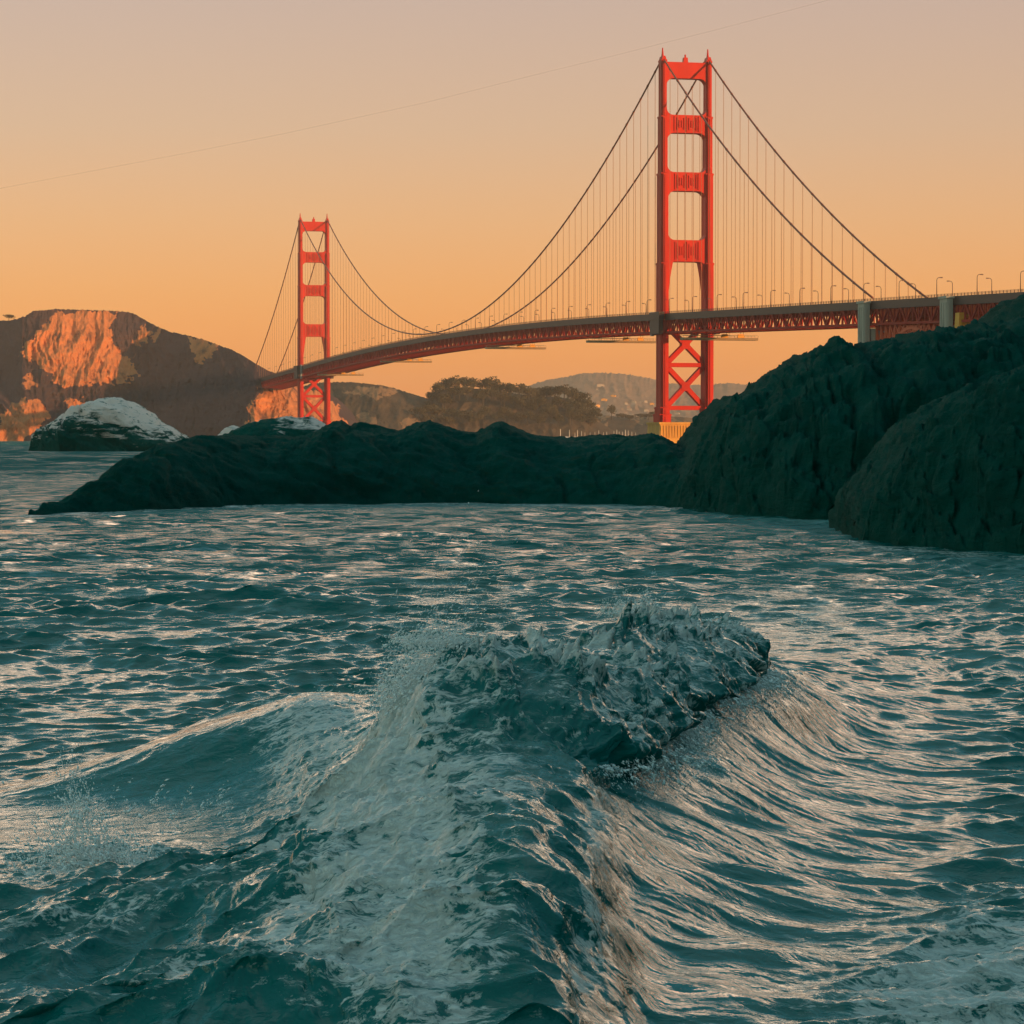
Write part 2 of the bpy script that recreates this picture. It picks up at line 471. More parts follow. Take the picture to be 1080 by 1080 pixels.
# ------------------------------------------------------------------ the sea
# cross sections of the breaking wave, near to far: distance -> (x, height) along 15 stations, left to right
def sea():
    y0 = lambda D: float(HZ + F * CAM_H / D)
    # each station (picture column, picture row at that distance) is turned into metres below
    S = {}
    def sec(D, *pts): S[D] = pts
    b = y0
    for D in (8.0, 10.2):
        sec(D, (-260, b(D)), (-20, b(D) - 8), (120, b(D) - 14), (250, b(D) - 18), (340, b(D) - 20), (430, b(D) - 26), (500, b(D) - 40), (560, b(D) - 48), (590, b(D) - 40), (610, b(D) - 25), (650, b(D) - 8), (730, b(D)), (850, b(D)), (1100, b(D)), (1340, b(D)))
    sec(11.3, (-260, 1117), (-20, 1110), (120, 1098), (250, 1075), (340, 1055), (420, 1036), (495, 1018), (548, 1008), (585, 1026), (606, 1050), (642, 1088), (725, 1115), (850, 1117), (1100, 1117), (1340, 1117))
    sec(12.0, (-260, 1079), (-20, 1066), (120, 1050), (250, 1022), (340, 994), (420, 966), (500, 936), (552, 920), (600, 947), (632, 985), (668, 1038), (742, 1073), (870, 1080), (1100, 1079), (1340, 1079))
    sec(12.8, (-260, 1040), (-20, 1024), (120, 1003), (250, 968), (340, 934), (420, 908), (490, 886), (535, 878), (584, 896), (622, 932), (668, 988), (760, 1028), (895, 1040), (1100, 1040), (1340, 1040))
    sec(14.0, (-260, 991), (-20, 972), (120, 953), (250, 915), (340, 878), (420, 850), (490, 830), (540, 822), (588, 838), (626, 866), (684, 920), (780, 963), (930, 990), (1110, 991), (1340, 991))
    sec(15.2, (-260, 949), (-20, 942), (120, 931), (250, 902), (342, 856), (425, 818), (465, 798), (540, 780), (622, 800), (634, 828), (702, 874), (800, 918), (960, 948), (1120, 949), (1340, 949))
    sec(15.8, (-260, 931), (-20, 924), (120, 918), (250, 903), (348, 838), (425, 768), (470, 716), (590, 712), (690, 790), (650, 806), (715, 852), (830, 903), (980, 930), (1130, 931), (1340, 931))
    sec(17.0, (-260, 898), (-20, 897), (120, 893), (250, 886), (340, 846), (415, 744), (478, 694), (610, 686), (724, 760), (690, 788), (752, 825), (855, 874), (1000, 897), (1140, 898), (1340, 898))
    sec(18.5, (-260, 860), (-20, 858), (120, 846), (250, 822), (340, 778), (425, 752), (500, 722), (620, 694), (738, 735), (720, 758), (772, 795), (872, 845), (1010, 862), (1150, 862), (1340, 862))
    sec(19.3, (-260, 846), (-20, 834), (120, 797), (250, 756), (340, 738), (430, 742), (560, 726), (670, 668), (772, 722), (745, 738), (785, 776), (880, 830), (1010, 846), (1150, 846), (1340, 846))
    sec(20.4, (-260, 825), (-20, 824), (120, 800), (262, 748), (340, 736), (430, 744), (600, 728), (695, 655), (796, 702), (784, 722), (815, 755), (890, 810), (1010, 824), (1150, 825), (1340, 825))
    sec(22.0, (-260, 799), (-20, 799), (120, 795), (250, 780), (340, 768), (430, 776), (620, 735), (728, 662), (796, 688), (814, 712), (848, 744), (905, 785), (1020, 799), (1150, 799), (1340, 799))
    sec(24.0, (-260, 771), (-20, 771), (120, 771), (250, 768), (340, 764), (430, 762), (620, 738), (735, 697), (798, 700), (826, 712), (862, 729), (930, 757), (1030, 770), (1160, 771), (1340, 771))
    sec(27.0, (-260, 737), (-20, 737), (120, 737), (250, 737), (340, 736), (430, 734), (600, 728), (725, 706), (800, 700), (850, 708), (890, 718), (960, 731), (1050, 737), (1180, 737), (1340, 737))
    uni = np.array([-260, -20, 120, 250, 340, 430, 540, 650, 730, 800, 870, 950, 1050, 1190, 1340], float)
    for D in (32.0, 38.0, 46.0):
        f = sstep(27, 46, D)
        u = np.array([p[0] for p in S[27.0]]) * (1 - f) + uni * f
        sec(D, *[(x, b(D) - (6 if 600 < x < 900 and D < 36 else 0)) for x in u])
    Dk = sorted(S)
    A = np.array([S[d] for d in Dk], float)                  # K,15,2
    Kx = A[..., 0]; Kz = PZ(A[..., 1], np.array(Dk)[:, None])
    cnt = [110, 90, 90, 90, 100, 110, 130, 120, 80, 120, 120, 120, 110, 110]
    cq = np.concatenate([i + np.arange(n) / n for i, n in enumerate(cnt)] + [[14.0]])
    NC = len(cq)
    # rows
    rows = list(np.arange(8.0, 24.0, .0165))
    d = rows[-1]
    while d < 46: d += .0165 + (d - 24) / 22 * (.075 - .0165); rows.append(d)
    while d < 12000: d += max(.075, d * d / (F * CAM_H) * .30); rows.append(d)
    rows = np.array(rows); NR = len(rows)
    rn = np.clip(rows, 8, 46)
    fr = pchip_mat(Dk, rn)
    kx = fr(Kx); kz = fr(Kz)                                   # NR,15
    fc = pchip_mat(np.arange(15), cq)
    px = fc(kx.T).T; Z = fc(kz.T).T                            # NR,NC
    far46 = sstep(40, 47, rows)[:, None]
    Z = Z * (1 - far46)
    X = (px - 540) / F * rows[:, None]
    Y = np.repeat(rows[:, None], NC, 1)
    Xb, Zb = X.copy(), Z.copy()
    # ---- weights of the breaking region
    C = np.repeat(cq[None, :], NR, 0)
    Dm = Y
    near = 1 - sstep(22, 30, Dm)
    face = sstep(8.6, 9.3, C) * (1 - sstep(11.4, 12.8, C)) * near          # smooth concave face
    lip = np.exp(-((C - 7.6) / 1.1) ** 2) * near * (.45 * sstep(10.8, 11.8, Dm) + .55 * sstep(14.6, 15.6, Dm))
    wash = sstep(2.2, 4.2, C) * (1 - sstep(5.6, 7.0, C)) * (1 - sstep(16.5, 20.5, Dm)) 
    left = (1 - sstep(2.5, 4.5, C)) * (1 - sstep(15.0, 17.5, Dm))
    # ---- ambient chop: many small crests
    r = np.random.default_rng(11)
    dX = np.abs(np.gradient(X, axis=1)); dYr = np.abs(np.gradient(rows))[:, None]
    wx = X + .35 * gn2(X * .5, Y * .35, 5); wy = Y + .5 * gn2(X * .4 + 9, Y * .3, 6)
    zz = np.zeros_like(X); ox = np.zeros_like(X); oy = np.zeros_like(X)
    lams = np.exp(r.uniform(math.log(.12), math.log(3.2), 88))
    lface = (1 - sstep(3.9, 4.8, C)) * sstep(16.6, 17.6, Dm) * (1 - sstep(19.6, 20.6, Dm))
    calm = 1 - .92 * np.maximum(np.maximum(face, lip * .7), lface * .8) 
    gust = .72 + .45 * gn2(X * .16, Y * .06, 8) + .25 * gn2(X * .5, Y * .2, 9)
    for lam in lams:
        k = 2 * math.pi / lam
        th = r.normal(-1.38, .50)                              # direction of travel: towards the camera, a little to the right
        kx_, ky_ = k * math.cos(th), k * math.sin(th)
        res = np.maximum(abs(kx_) * dX, abs(ky_) * dYr)
        fade = 1 - sstep(.7, 1.7, res)
        sl = (.094 if lam < .8 else .038)
        a = sl / k * fade * gust
        ph = kx_ * wx + ky_ * wy + r.uniform(0, 6.28)
        s_ = np.sin(ph); c_ = np.cos(ph)
        zz += a * c_; ox -= a * math.cos(th) * s_ * .9; oy -= a * math.sin(th) * s_ * .9
    Z = Z + zz * calm; X = X + ox * calm; Yd = Y + oy * calm
    # ---- drawn-out streaks running up the face, thin in y, long across
    arc = C * 1.2
    st = fbm2(arc * .55 + 1.2 * gn2(arc * .4, Y * 1.2, 31), Y * 5.0 - arc * .55, 3, 21, .5)
    st2 = gn2(arc * .9, Y * 15 - arc * 1.3 + gn2(arc, Y * 3, 32), 25)
    Z += lface * .010 * fbm2(X * 7.0 + Y * 1.5, Y * 1.3, 3, 91)
    st3 = gn2(arc * .7 + 3, Y * 2.1 - arc * .5 + .5 * gn2(arc * .5, Y * 1.1, 33), 27)
    Z += face * (.022 * st + .0018 * st2 + .072 * st3)
    X += face * (.012 * st)
    # ---- torn lip and churned water
    n1 = fbm3(Xb * 2.6, Y * 2.0, Zb * 2.6, 5, 41, .55); n2 = fbm3(Xb * 2.6 + 31, Y * 2.0, Zb * 2.6, 5, 51, .55); n3 = fbm3(Xb * 2.6, Y * 2 + 17, Zb * 2.6, 5, 61, .55)
    curt = fbm2(Y * 5.0, C * .7, 3, 171)
    jag = gn2(Y * 6.5, C * .8, 71) + .6 * gn2(Y * 17, C * 1.2, 72)
    tip = np.exp(-((C - 8.1) / .55) ** 2) * near * (.3 * sstep(11, 11.8, Dm) + .7 * sstep(14.6, 15.4, Dm))
    b1 = fbm3(Xb * 1.1, Y * 1.1, Zb * 1.1, 3, 141); b2 = fbm3(Xb * 1.1 + 50, Y * 1.1, Zb * 1.1, 3, 151)
    X += lip * .16 * b1; Z += lip * .14 * b2
    la = lip * (.14 - .06 * sstep(17.5, 19.5, Dm)) + wash * .11 + left * .07
    X += la * n1 + tip * (.04 * jag + .10 * curt) + lip * .05 * curt
    Yd = Yd + la * n2
    Z += la * n3 * 1.1 + tip * (.12 * fbm2(Y * 2.6, 0 * Y, 3, 175) - .03 * np.maximum(jag, -.2))
    # ---- torn peaks thrown up along the crest
    crest = np.exp(-((C - 6.9) / .95) ** 2) * sstep(15.0, 15.9, Y) * (1 - sstep(21.6, 22.8, Y))
    pk = np.maximum(fbm3(Xb * 4.5, Y * 3.2, Zb * 3 + 5, 4, 401, .6) - .04, 0) / .5
    pk = crest * np.minimum(pk, 1.3) ** 1.4
    Z += .26 * pk; X += .12 * pk * (.6 + gn2(Y * 5, C * 2, 405))
    # ---- foam coverage
    ppx = (X / np.maximum(Y, 1)) * F + 540
    def blob(cx, cd, sx, sd, a=1.0): return a * np.exp(-((ppx - cx) / sx) ** 2 - ((Y - cd) / sd) ** 2)
    foam = blob(420, 13.6, 80, 2.0, .70) + blob(375, 15.4, 70, 1.6, .80) + blob(455, 11.4, 90, 1.2, .62) + blob(330, 18.8, 65, 1.8, .66) + blob(425, 17.2, 30, 1.2, .95)
    foam += blob(250, 16.4, 70, .7, .35) + blob(115, 16.3, 75, .8, .66) + blob(280, 14.4, 100, .5, .46) + blob(120, 12.2, 150, .5, .50) + blob(270, 11.7, 120, .4, .55) + blob(30, 15.9, 60, .6, .5) + blob(90, 13.6, 160, .4, .40) + blob(330, 12.9, 90, .4, .5)
    foam += blob(1000, 12.5, 140, .9, .80) + blob(1060, 14.2, 120, 1.3, .58) + blob(700, 20.6, 70, .9, .40) + blob(560, 17.0, 110, 1.2, .44) + blob(840, 40, 90, 9, .35) + blob(520, 14.0, 60, 1.3, .42)
    foam += .46 * np.exp(-((C - 9.0) / .55) ** 2) * sstep(10.8, 11.6, Y) * (1 - sstep(14.8, 15.8, Y))  # pale streak painted on the upper face for its bright reflection
    foam += .46 * np.exp(-((C - 7.35) / .38) ** 2) * sstep(15.2, 16, Y) * (1 - sstep(21.5, 22.5, Y)) * (.6 + .8 * gn2(Y * 1.7, C * .5, 331))
    foam += .85 * pk
    Dw = np.interp(ppx, [-400, 33, 300, 500, 700, 894, 896, 1080, 1400], [60, 91, 106, 109, 102, 88, 66, 58, 50])
    foam += .42 * np.exp(-((Y - Dw) / (.03 * Dw)) ** 2) * (ppx > 20)
    foam += (tip * .22 + lip * .10) * sstep(14.8, 16.2, Y)
    foam = np.clip(foam, 0, 1.2) * np.where(Y < 50, 1 - .0 * Y, 1)
    Z += np.minimum(foam, 1) * near * (.030 * fbm2(X * 5.0, Y * 4.0, 4, 301, .6) + .012 * gn2(X * 21, Y * 17, 303))
    midw = sstep(24, 66, rows)[:, None] * np.ones_like(X)
    farw = sstep(120, 320, rows)[:, None] * np.ones_like(X)
    # ---- wide wings and the water behind the camera: same sheet, coarser
    wing = np.array([1.25, 1.8, 3, 6, 14, 40])
    e0, e1 = X[:, :1], X[:, -1:]
    lim = 12000.0
    L = np.concatenate([np.maximum(e0 - (w - 1) * np.maximum(Y[:, :1] * .4, 8) * 1.0, -lim) for w in wing[::-1]], 1)
    Rr = np.concatenate([np.minimum(e1 + (w - 1) * np.maximum(Y[:, :1] * .4, 8) * 1.0, lim) for w in wing], 1)
    L[:, 0] = -lim; Rr[:, -1] = lim
    ks = np.arange(6)
    L = np.minimum(L, e0 - .05 * (6 - ks)[None, :]); Rr = np.maximum(Rr, e1 + .05 * (1 + ks)[None, :])
    X = np.concatenate([L, X, Rr], 1)
    pad = lambda q, v=0.0: np.concatenate([np.full((NR, 6), v) if v is not None else np.repeat(q[:, :1], 6, 1), q, np.full((NR, 6), v) if v is not None else np.repeat(q[:, -1:], 6, 1)], 1)
    Z = pad(Z); Yd = np.concatenate([np.repeat(rows[:, None], 6, 1), Yd, np.repeat(rows[:, None], 6, 1)], 1)
    foam = pad(foam); midw = pad(midw, None); farw = pad(farw, None)
    back = np.array([-12000, -3000, -600, -120, -30, -8, 0, 4, 6.5, 7.6])
    Xk = np.repeat(X[:1], len(back), 0); Yk = np.repeat(back[:, None], X.shape[1], 1); Zk = np.zeros_like(Xk); Zk[-1] = Z[0] * .6; Zk[-2] = Z[0] * .2
    X = np.concatenate([Xk, X]); Yd = np.concatenate([Yk, Yd]); Z = np.concatenate([Zk, Z])
    zf = np.zeros_like(Xk)
    foam = np.concatenate([zf, foam]); midw = np.concatenate([zf, midw]); farw = np.concatenate([zf, farw])
    me = grid_mesh('sea', np.stack([X, Yd, Z], -1), True, {'foam': foam, 'mid': midw, 'far': farw})
    o = link('sea', me, None, [M_sea]); tag(o, kind='structure')
    print('sea', X.shape)
sea()

# ------------------------------------------------------------------ rocks
def rock_ridge(name, sil, foot, wf, wb, mat, seed, amp=.45, lab=None, cat=None, nT=150, step=.9, guano=None, tone=1.0, fscale=.5, power=.75, steps=0.0):
    """sil: skyline (px, py); foot: distance of the crest per px; wf/wb: half depth in front / behind"""
    sil = np.array(sil, float); foot = np.array(foot, float)
    px = np.arange(sil[0, 0], sil[-1, 0] + step, step)
    py = np.interp(px, sil[:, 0], sil[:, 1])
    D = np.interp(px, foot[:, 0], foot[:, 1])
    if steps:
        q_ = gn2(px * .045, 0 * px, seed + 90) * 1.0 + .5 * gn2(px * .13, 0 * px, seed + 91)
        py = py - steps * (np.round(q_ * 2.2) / 2.2 * .7 + q_ * .3) * sstep(740, 790, px)
    zt = PZ(py, D)
    t = np.linspace(0, 1, nT)[:, None]; an = np.pi * t
    wfv = wf if np.isscalar(wf) else np.interp(px, *np.array(wf, float).T)
    wbv = wb if np.isscalar(wb) else np.interp(px, *np.array(wb, float).T)
    co = np.cos(an); oy = np.where(co > 0, -wfv * np.abs(co) ** .9, wbv * np.abs(co) ** .9)
    endt = np.minimum(1, np.minimum((px - px[0]) / 25 + .03, 1e9))
    prof = np.sin(an) ** power
    Y = D + oy * np.clip(endt, .05, 1); Z = -1.2 + (zt + 1.2) * prof
    X = (px - 540) / F * D + 0 * Y
    H = np.maximum(zt.max(), 2)
    hw = np.clip((Z + 1) / 1.5, 0, 1)
    a = amp * hw
    big = fbm3(X * fscale * .6, Y * fscale * .6, Z * fscale * .9, 4, seed, .5)
    dip = X * .35 + Z * 1.0 + Y * .2
    strata = fbm3(X * .25 * fscale, Y * .25 * fscale, dip * 2.2 * fscale, 5, seed + 20, .55, True)
    fine = fbm3(X * 1.7 * fscale, Y * 1.7 * fscale, dip * 3.0 * fscale, 6, seed + 40, .6, True)
    u = dip * 1.15 * fscale + 1.1 * fbm3(X * .35 * fscale, Y * .35 * fscale, Z * .35 * fscale, 4, seed + 70)
    fr_ = u - np.floor(u); ledge = np.where(fr_ < .82, fr_ / .82, (1 - fr_) / .18) - .5
    u2 = X * .9 * fscale + Z * .25 + 1.6 * fbm3(X * .3 * fscale, Y * .3 * fscale, Z * .3 * fscale + 9, 3, seed + 75)
    f2 = u2 - np.floor(u2); crack = -np.exp(-(np.minimum(f2, 1 - f2) / .07) ** 2)
    top = np.sin(an) ** 3
    Y = Y - a * (1.2 * big + .45 * (strata - .3) + .34 * (fine - .3) + .26 * ledge + .20 * crack) * (1 - .6 * top)
    Z = Z + a * (.34 * big + .26 * (strata - .35) + .30 * (fine - .35) + .22 * ledge + .20 * crack) * (.45 + .55 * (1 - top * .55)) 
    X = X + a * .3 * fbm3(X * fscale, Y * fscale, Z * fscale + 7, 4, seed + 60)
    at = {'tone': np.clip(tone * hw * (.35 + .9 * fbm3(X * .3 * fscale, Y * .3 * fscale, Z * .3 * fscale, 3, seed + 80)), 0, 1)}
    if guano is not None:
        zl = np.interp(px, *np.array(guano, float).T)
        zlim = PZ(zl, D)
        at['guano'] = np.clip(.5 + (Z - zlim) / (np.abs(zt.max()) * .9), 0, .72)
    me = grid_mesh(name, np.stack([X, Y, Z], -1), True, at)
    o = link(name, me, None, [mat])
    return tag(o, lab, cat)

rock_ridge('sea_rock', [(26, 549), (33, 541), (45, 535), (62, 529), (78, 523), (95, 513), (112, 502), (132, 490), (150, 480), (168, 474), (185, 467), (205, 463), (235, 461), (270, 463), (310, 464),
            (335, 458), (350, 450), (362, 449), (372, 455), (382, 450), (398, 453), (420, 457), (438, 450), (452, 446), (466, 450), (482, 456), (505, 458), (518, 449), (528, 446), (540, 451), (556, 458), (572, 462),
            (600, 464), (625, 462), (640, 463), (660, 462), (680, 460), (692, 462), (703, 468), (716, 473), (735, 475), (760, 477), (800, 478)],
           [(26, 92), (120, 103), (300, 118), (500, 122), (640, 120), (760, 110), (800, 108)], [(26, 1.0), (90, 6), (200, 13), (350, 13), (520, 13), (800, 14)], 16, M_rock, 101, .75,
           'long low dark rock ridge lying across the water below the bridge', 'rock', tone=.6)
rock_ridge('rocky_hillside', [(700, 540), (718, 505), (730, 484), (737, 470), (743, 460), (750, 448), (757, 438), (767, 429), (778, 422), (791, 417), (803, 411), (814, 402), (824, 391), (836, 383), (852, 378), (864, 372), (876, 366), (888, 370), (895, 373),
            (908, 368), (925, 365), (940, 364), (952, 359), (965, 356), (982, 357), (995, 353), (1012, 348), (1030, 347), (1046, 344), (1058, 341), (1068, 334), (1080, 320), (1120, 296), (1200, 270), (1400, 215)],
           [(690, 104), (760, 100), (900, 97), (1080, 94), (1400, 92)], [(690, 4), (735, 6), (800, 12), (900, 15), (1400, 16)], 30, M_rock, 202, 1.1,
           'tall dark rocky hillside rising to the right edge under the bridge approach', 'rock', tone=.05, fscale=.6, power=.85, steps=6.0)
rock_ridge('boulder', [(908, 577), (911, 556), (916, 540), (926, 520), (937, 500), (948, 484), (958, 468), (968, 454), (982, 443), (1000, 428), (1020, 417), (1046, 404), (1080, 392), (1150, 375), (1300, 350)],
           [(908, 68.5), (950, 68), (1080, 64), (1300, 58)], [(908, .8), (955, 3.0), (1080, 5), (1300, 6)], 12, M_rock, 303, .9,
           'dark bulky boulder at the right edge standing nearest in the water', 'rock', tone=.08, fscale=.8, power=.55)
rock_ridge('guano_rock', [(30, 477), (36, 462), (46, 450), (58, 445), (70, 439), (84, 430), (95, 424), (108, 421), (120, 422), (136, 427), (150, 436), (162, 446), (176, 454), (186, 460), (193, 465), (210, 473)],
           [(30, 590), (210, 590)], [(30, 4), (80, 22), (210, 18)], 40, M_rockw, 404, 3.6,
           'dome shaped sea rock with white bird droppings over its top', 'rock', step=.45, fscale=.11, tone=.5,
           guano=[(30, 455), (70, 446), (100, 440), (130, 449), (160, 455), (210, 466)])
rock_ridge('guano_rock', [(222, 468), (240, 458), (250, 452), (262, 447), (275, 444), (290, 443), (303, 440), (315, 442), (328, 441), (338, 446), (344, 452), (350, 460), (362, 470)],
           [(222, 270), (362, 270)], [(222, 2), (290, 9), (362, 6)], 14, M_rockw, 505, 1.0,
           'smaller dark rock flecked with white behind the long low ridge', 'rock', step=.6, fscale=.2, tone=.4,
           guano=[(222, 440), (290, 438), (300, 445), (330, 446), (345, 458), (362, 470)])
rock_ridge('guano_rock', [(226, 468), (229, 460), (236, 453), (246, 449), (254, 452), (260, 460), (266, 468)],
           [(226, 420), (266, 420)], 6, 10, M_rockw, 606, .8,
           'tiny pale rock just left of the white flecked rock', 'rock', step=.5, nT=60, fscale=.25, tone=.3,
           guano=[(226, 466), (266, 466)])

# ------------------------------------------------------------------ far land
def poly_mask(px, py, poly):
    poly = np.array(poly, float); ins = np.zeros(px.shape, bool); j = len(poly) - 1
    for i in range(len(poly)):
        xi, yi = poly[i]; xj, yj = poly[j]
        c = ((yi > py) != (yj > py)) & (px < (xj - xi) * (py - yi) / (yj - yi + 1e-9) + xi)
        ins ^= c; j = i
    return ins

def relief(name, sky_pts, front, rise, back, mat, seed, gully=12.0, gs=(.05, .02), nT=150, step=.8, polys=(), base=466.5, rough=1.2, back_drop=.3, shape=1.15, kind='structure', front_low=None, patches=0.0):
    """a hillside whose skyline follows sky_pts; front: distance of its foot per px; rise: depth from foot to skyline"""
    s = np.array(sky_pts, float)
    px = np.arange(s[0, 0], s[-1, 0] + step, step)
    sy = np.interp(px, s[:, 0], s[:, 1])
    fr = np.interp(px, *np.array(front, float).T)
    t = np.linspace(0, 1, nT)[:, None]
    ppy = base + 3 + (sy - base - 3) * t
    PXg = np.repeat(px[None], nT, 0)
    fr2 = fr if front_low is None else np.interp(px, *np.array(front_low, float).T)
    D = fr2 + (fr - fr2) * sstep(.25, .6, t - .12 * gn2(PXg * .06, t * 2, seed + 40)) + rise * t ** shape
    warp = 6 * gn2(PXg * .03, t * 3, seed + 9)
    g = fbm2((PXg + warp) * gs[0], ppy * gs[1], 6, seed, .55, True)
    g2 = fbm2(PXg * gs[0] * 4, ppy * gs[0] * 3, 4, seed + 30, .6)
    env = np.clip(t * 6, 0, 1) * (.35 + .65 * np.clip((1 - t) * 5, 0, 1))
    D = D - gully * env * g - gully * .22 * env * g2
    skyn = rough * (gn2(px * .35, 0 * px, seed + 3) + .6 * gn2(px * .9, 0 * px, seed + 4))
    X = (PXg - 540) / F * D; Z = PZ(ppy + skyn[None] * t ** 14, D)
    m = np.zeros_like(X)
    wx = PXg + 5 * gn2(PXg * .12, ppy * .12, seed + 5) + 2.5 * gn2(PXg * .4, ppy * .4, seed + 7); wy = ppy + 5 * gn2(PXg * .12 + 40, ppy * .12, seed + 6) + 2.5 * gn2(PXg * .4 + 40, ppy * .4, seed + 8)
    for p in polys: m = np.maximum(m, poly_mask(wx, wy, p))
    # the far side of the hill
    nb = 14
    tb = np.linspace(0, 1, nb + 1)[1:, None]
    Db = D[-1:] + back * tb
    Xb = X[-1:] + 0 * tb; Zb = Z[-1:] * (1 - tb ** 1.5) - 3 * tb - 8 * np.sin(tb * 9) * tb * (1 - tb) * back_drop
    if patches:
        m = np.maximum(m, patches * sstep(.05, .45, fbm2(PXg * .07, ppy * .14, 4, seed + 50)) * (1 - sstep(.6, .95, t)))
    V = np.stack([np.concatenate([X, Xb]), np.concatenate([D, Db]), np.concatenate([Z, Zb])], -1)
    A = np.concatenate([m, np.zeros_like(Xb)])
    me = grid_mesh(name, V, True, {'cliff': A})
    o = link(name, me, None, [mat]); tag(o, kind=kind)
    def on(qx, qy):
        i = int(np.argmin(np.abs(px - qx))); j = int(np.argmin(np.abs(Z[:, i] - PZ(qy, D[:, i]))))
        return float(X[j, i]), float(D[j, i]), float(Z[j, i])
    return on

HEAD = [(-420, 372), (-250, 356), (-150, 347), (-60, 340), (0, 338), (12, 338), (26, 334), (36, 328), (60, 326), (95, 327), (125, 328), (140, 330), (152, 337), (165, 344), (180, 350), (195, 353), (215, 358), (228, 363), (245, 369), (258, 376), (270, 384), (283, 391), (296, 396),
        (308, 404), (320, 410), (340, 413), (352, 418), (358, 430), (364, 442), (370, 454), (378, 466)]
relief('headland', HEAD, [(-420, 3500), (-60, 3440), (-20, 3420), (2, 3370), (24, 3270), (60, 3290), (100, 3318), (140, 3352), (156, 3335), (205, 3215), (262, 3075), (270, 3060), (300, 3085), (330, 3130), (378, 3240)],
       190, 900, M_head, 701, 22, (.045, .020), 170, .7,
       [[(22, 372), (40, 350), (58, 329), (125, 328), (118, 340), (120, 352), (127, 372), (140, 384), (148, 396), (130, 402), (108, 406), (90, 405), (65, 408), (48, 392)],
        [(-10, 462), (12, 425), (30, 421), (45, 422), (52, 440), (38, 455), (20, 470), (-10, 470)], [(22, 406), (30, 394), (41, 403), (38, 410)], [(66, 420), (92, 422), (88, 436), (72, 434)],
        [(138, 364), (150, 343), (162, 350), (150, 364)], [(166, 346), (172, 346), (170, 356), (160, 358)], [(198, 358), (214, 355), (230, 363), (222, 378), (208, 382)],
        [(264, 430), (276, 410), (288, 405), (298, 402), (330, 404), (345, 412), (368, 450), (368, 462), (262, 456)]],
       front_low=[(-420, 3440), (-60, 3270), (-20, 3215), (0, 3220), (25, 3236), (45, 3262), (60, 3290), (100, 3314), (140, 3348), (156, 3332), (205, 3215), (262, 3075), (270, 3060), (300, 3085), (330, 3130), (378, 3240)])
relief('hills', [(300, 415), (330, 404), (345, 403), (372, 403), (400, 406), (415, 409), (430, 414), (450, 420), (480, 428), (520, 434), (580, 440)],
       [(300, 3700), (400, 3640), (580, 3800)], 260, 700, M_hill, 811, 26, (.03, .02), 90, 1.2,
       [[(360, 410), (400, 407), (420, 412), (415, 417), (380, 418)], [(376, 440), (384, 434), (394, 440), (400, 456), (378, 452)], [(424, 446), (432, 440), (448, 444), (452, 456), (424, 458)]], rough=.8)
relief('wooded_hill', [(425, 450), (440, 436), (452, 420), (465, 411), (490, 408), (520, 412), (550, 416), (575, 418), (600, 420), (615, 428), (625, 440), (640, 450), (655, 458)],
       [(425, 3760), (655, 3760)], 150, 300, M_hill, 911, 16, (.04, .03), 60, 1.4, [[(608, 440), (640, 437), (640, 441), (608, 443)]], rough=.8)
relief('shore_land', [(560, 462), (585, 452), (600, 446), (612, 440), (640, 438), (655, 440), (672, 440), (690, 438), (720, 440), (760, 444), (800, 448), (900, 450)],
       [(560, 4150), (900, 4150)], 240, 300, M_hill, 921, 16, (.05, .03), 50, 1.2,
       [[(610, 438), (648, 436), (646, 441), (612, 442)], [(660, 442), (700, 438), (720, 448), (680, 448)], [(632, 449), (642, 448), (640, 452)], [(720, 440), (900, 448), (900, 454), (720, 450)]], base=463.5, rough=.5)
far_on = relief('far_hills', [(330, 440), (420, 436), (500, 424), (545, 412), (565, 404), (580, 400), (600, 397), (612, 394), (630, 393), (655, 394), (675, 397), (690, 400), (705, 404), (730, 406), (752, 405), (770, 404), (790, 406), (830, 412), (900, 420), (1000, 430), (1150, 445)],
       [(330, 7800), (1150, 7800)], 1400, 1500, M_farhill, 931, 60, (.05, .07), 90, 1.2, [], base=464, rough=1.5, patches=.8)

# the coastal bluff behind and to the right of the camera, which keeps the low sun off the cove
def bluff():
    xs = np.concatenate([np.linspace(20, 400, 90), np.linspace(410, 1500, 50)]); ys = np.linspace(-1500, 900, 220)
    Xg, Yg = np.meshgrid(xs, ys)
    shore = 45 + 60 * sstep(-100, 300, Yg) + 110 * sstep(150, 700, Yg) + 18 * gn2(Yg * .01, 0 * Yg, 4) - 130 * (1 - sstep(-420, -60, Yg))
    top = 118 * (1 - sstep(380, 900, Yg)) + 0
    Zg = -3 + (top + 3) * sstep(0, 190, Xg - shore) + 14 * fbm2(Xg * .012, Yg * .012, 5, 3) * sstep(10, 120, Xg - shore)
    me = grid_mesh('coastal_bluff', np.stack([Xg, Yg, Zg], -1), True, {'cliff': (sstep(.1, .4, fbm2(Xg * .02, Yg * .02, 3, 8)))})
    tag(link('coastal_bluff', me, None, [M_bluff]), kind='structure')
bluff()

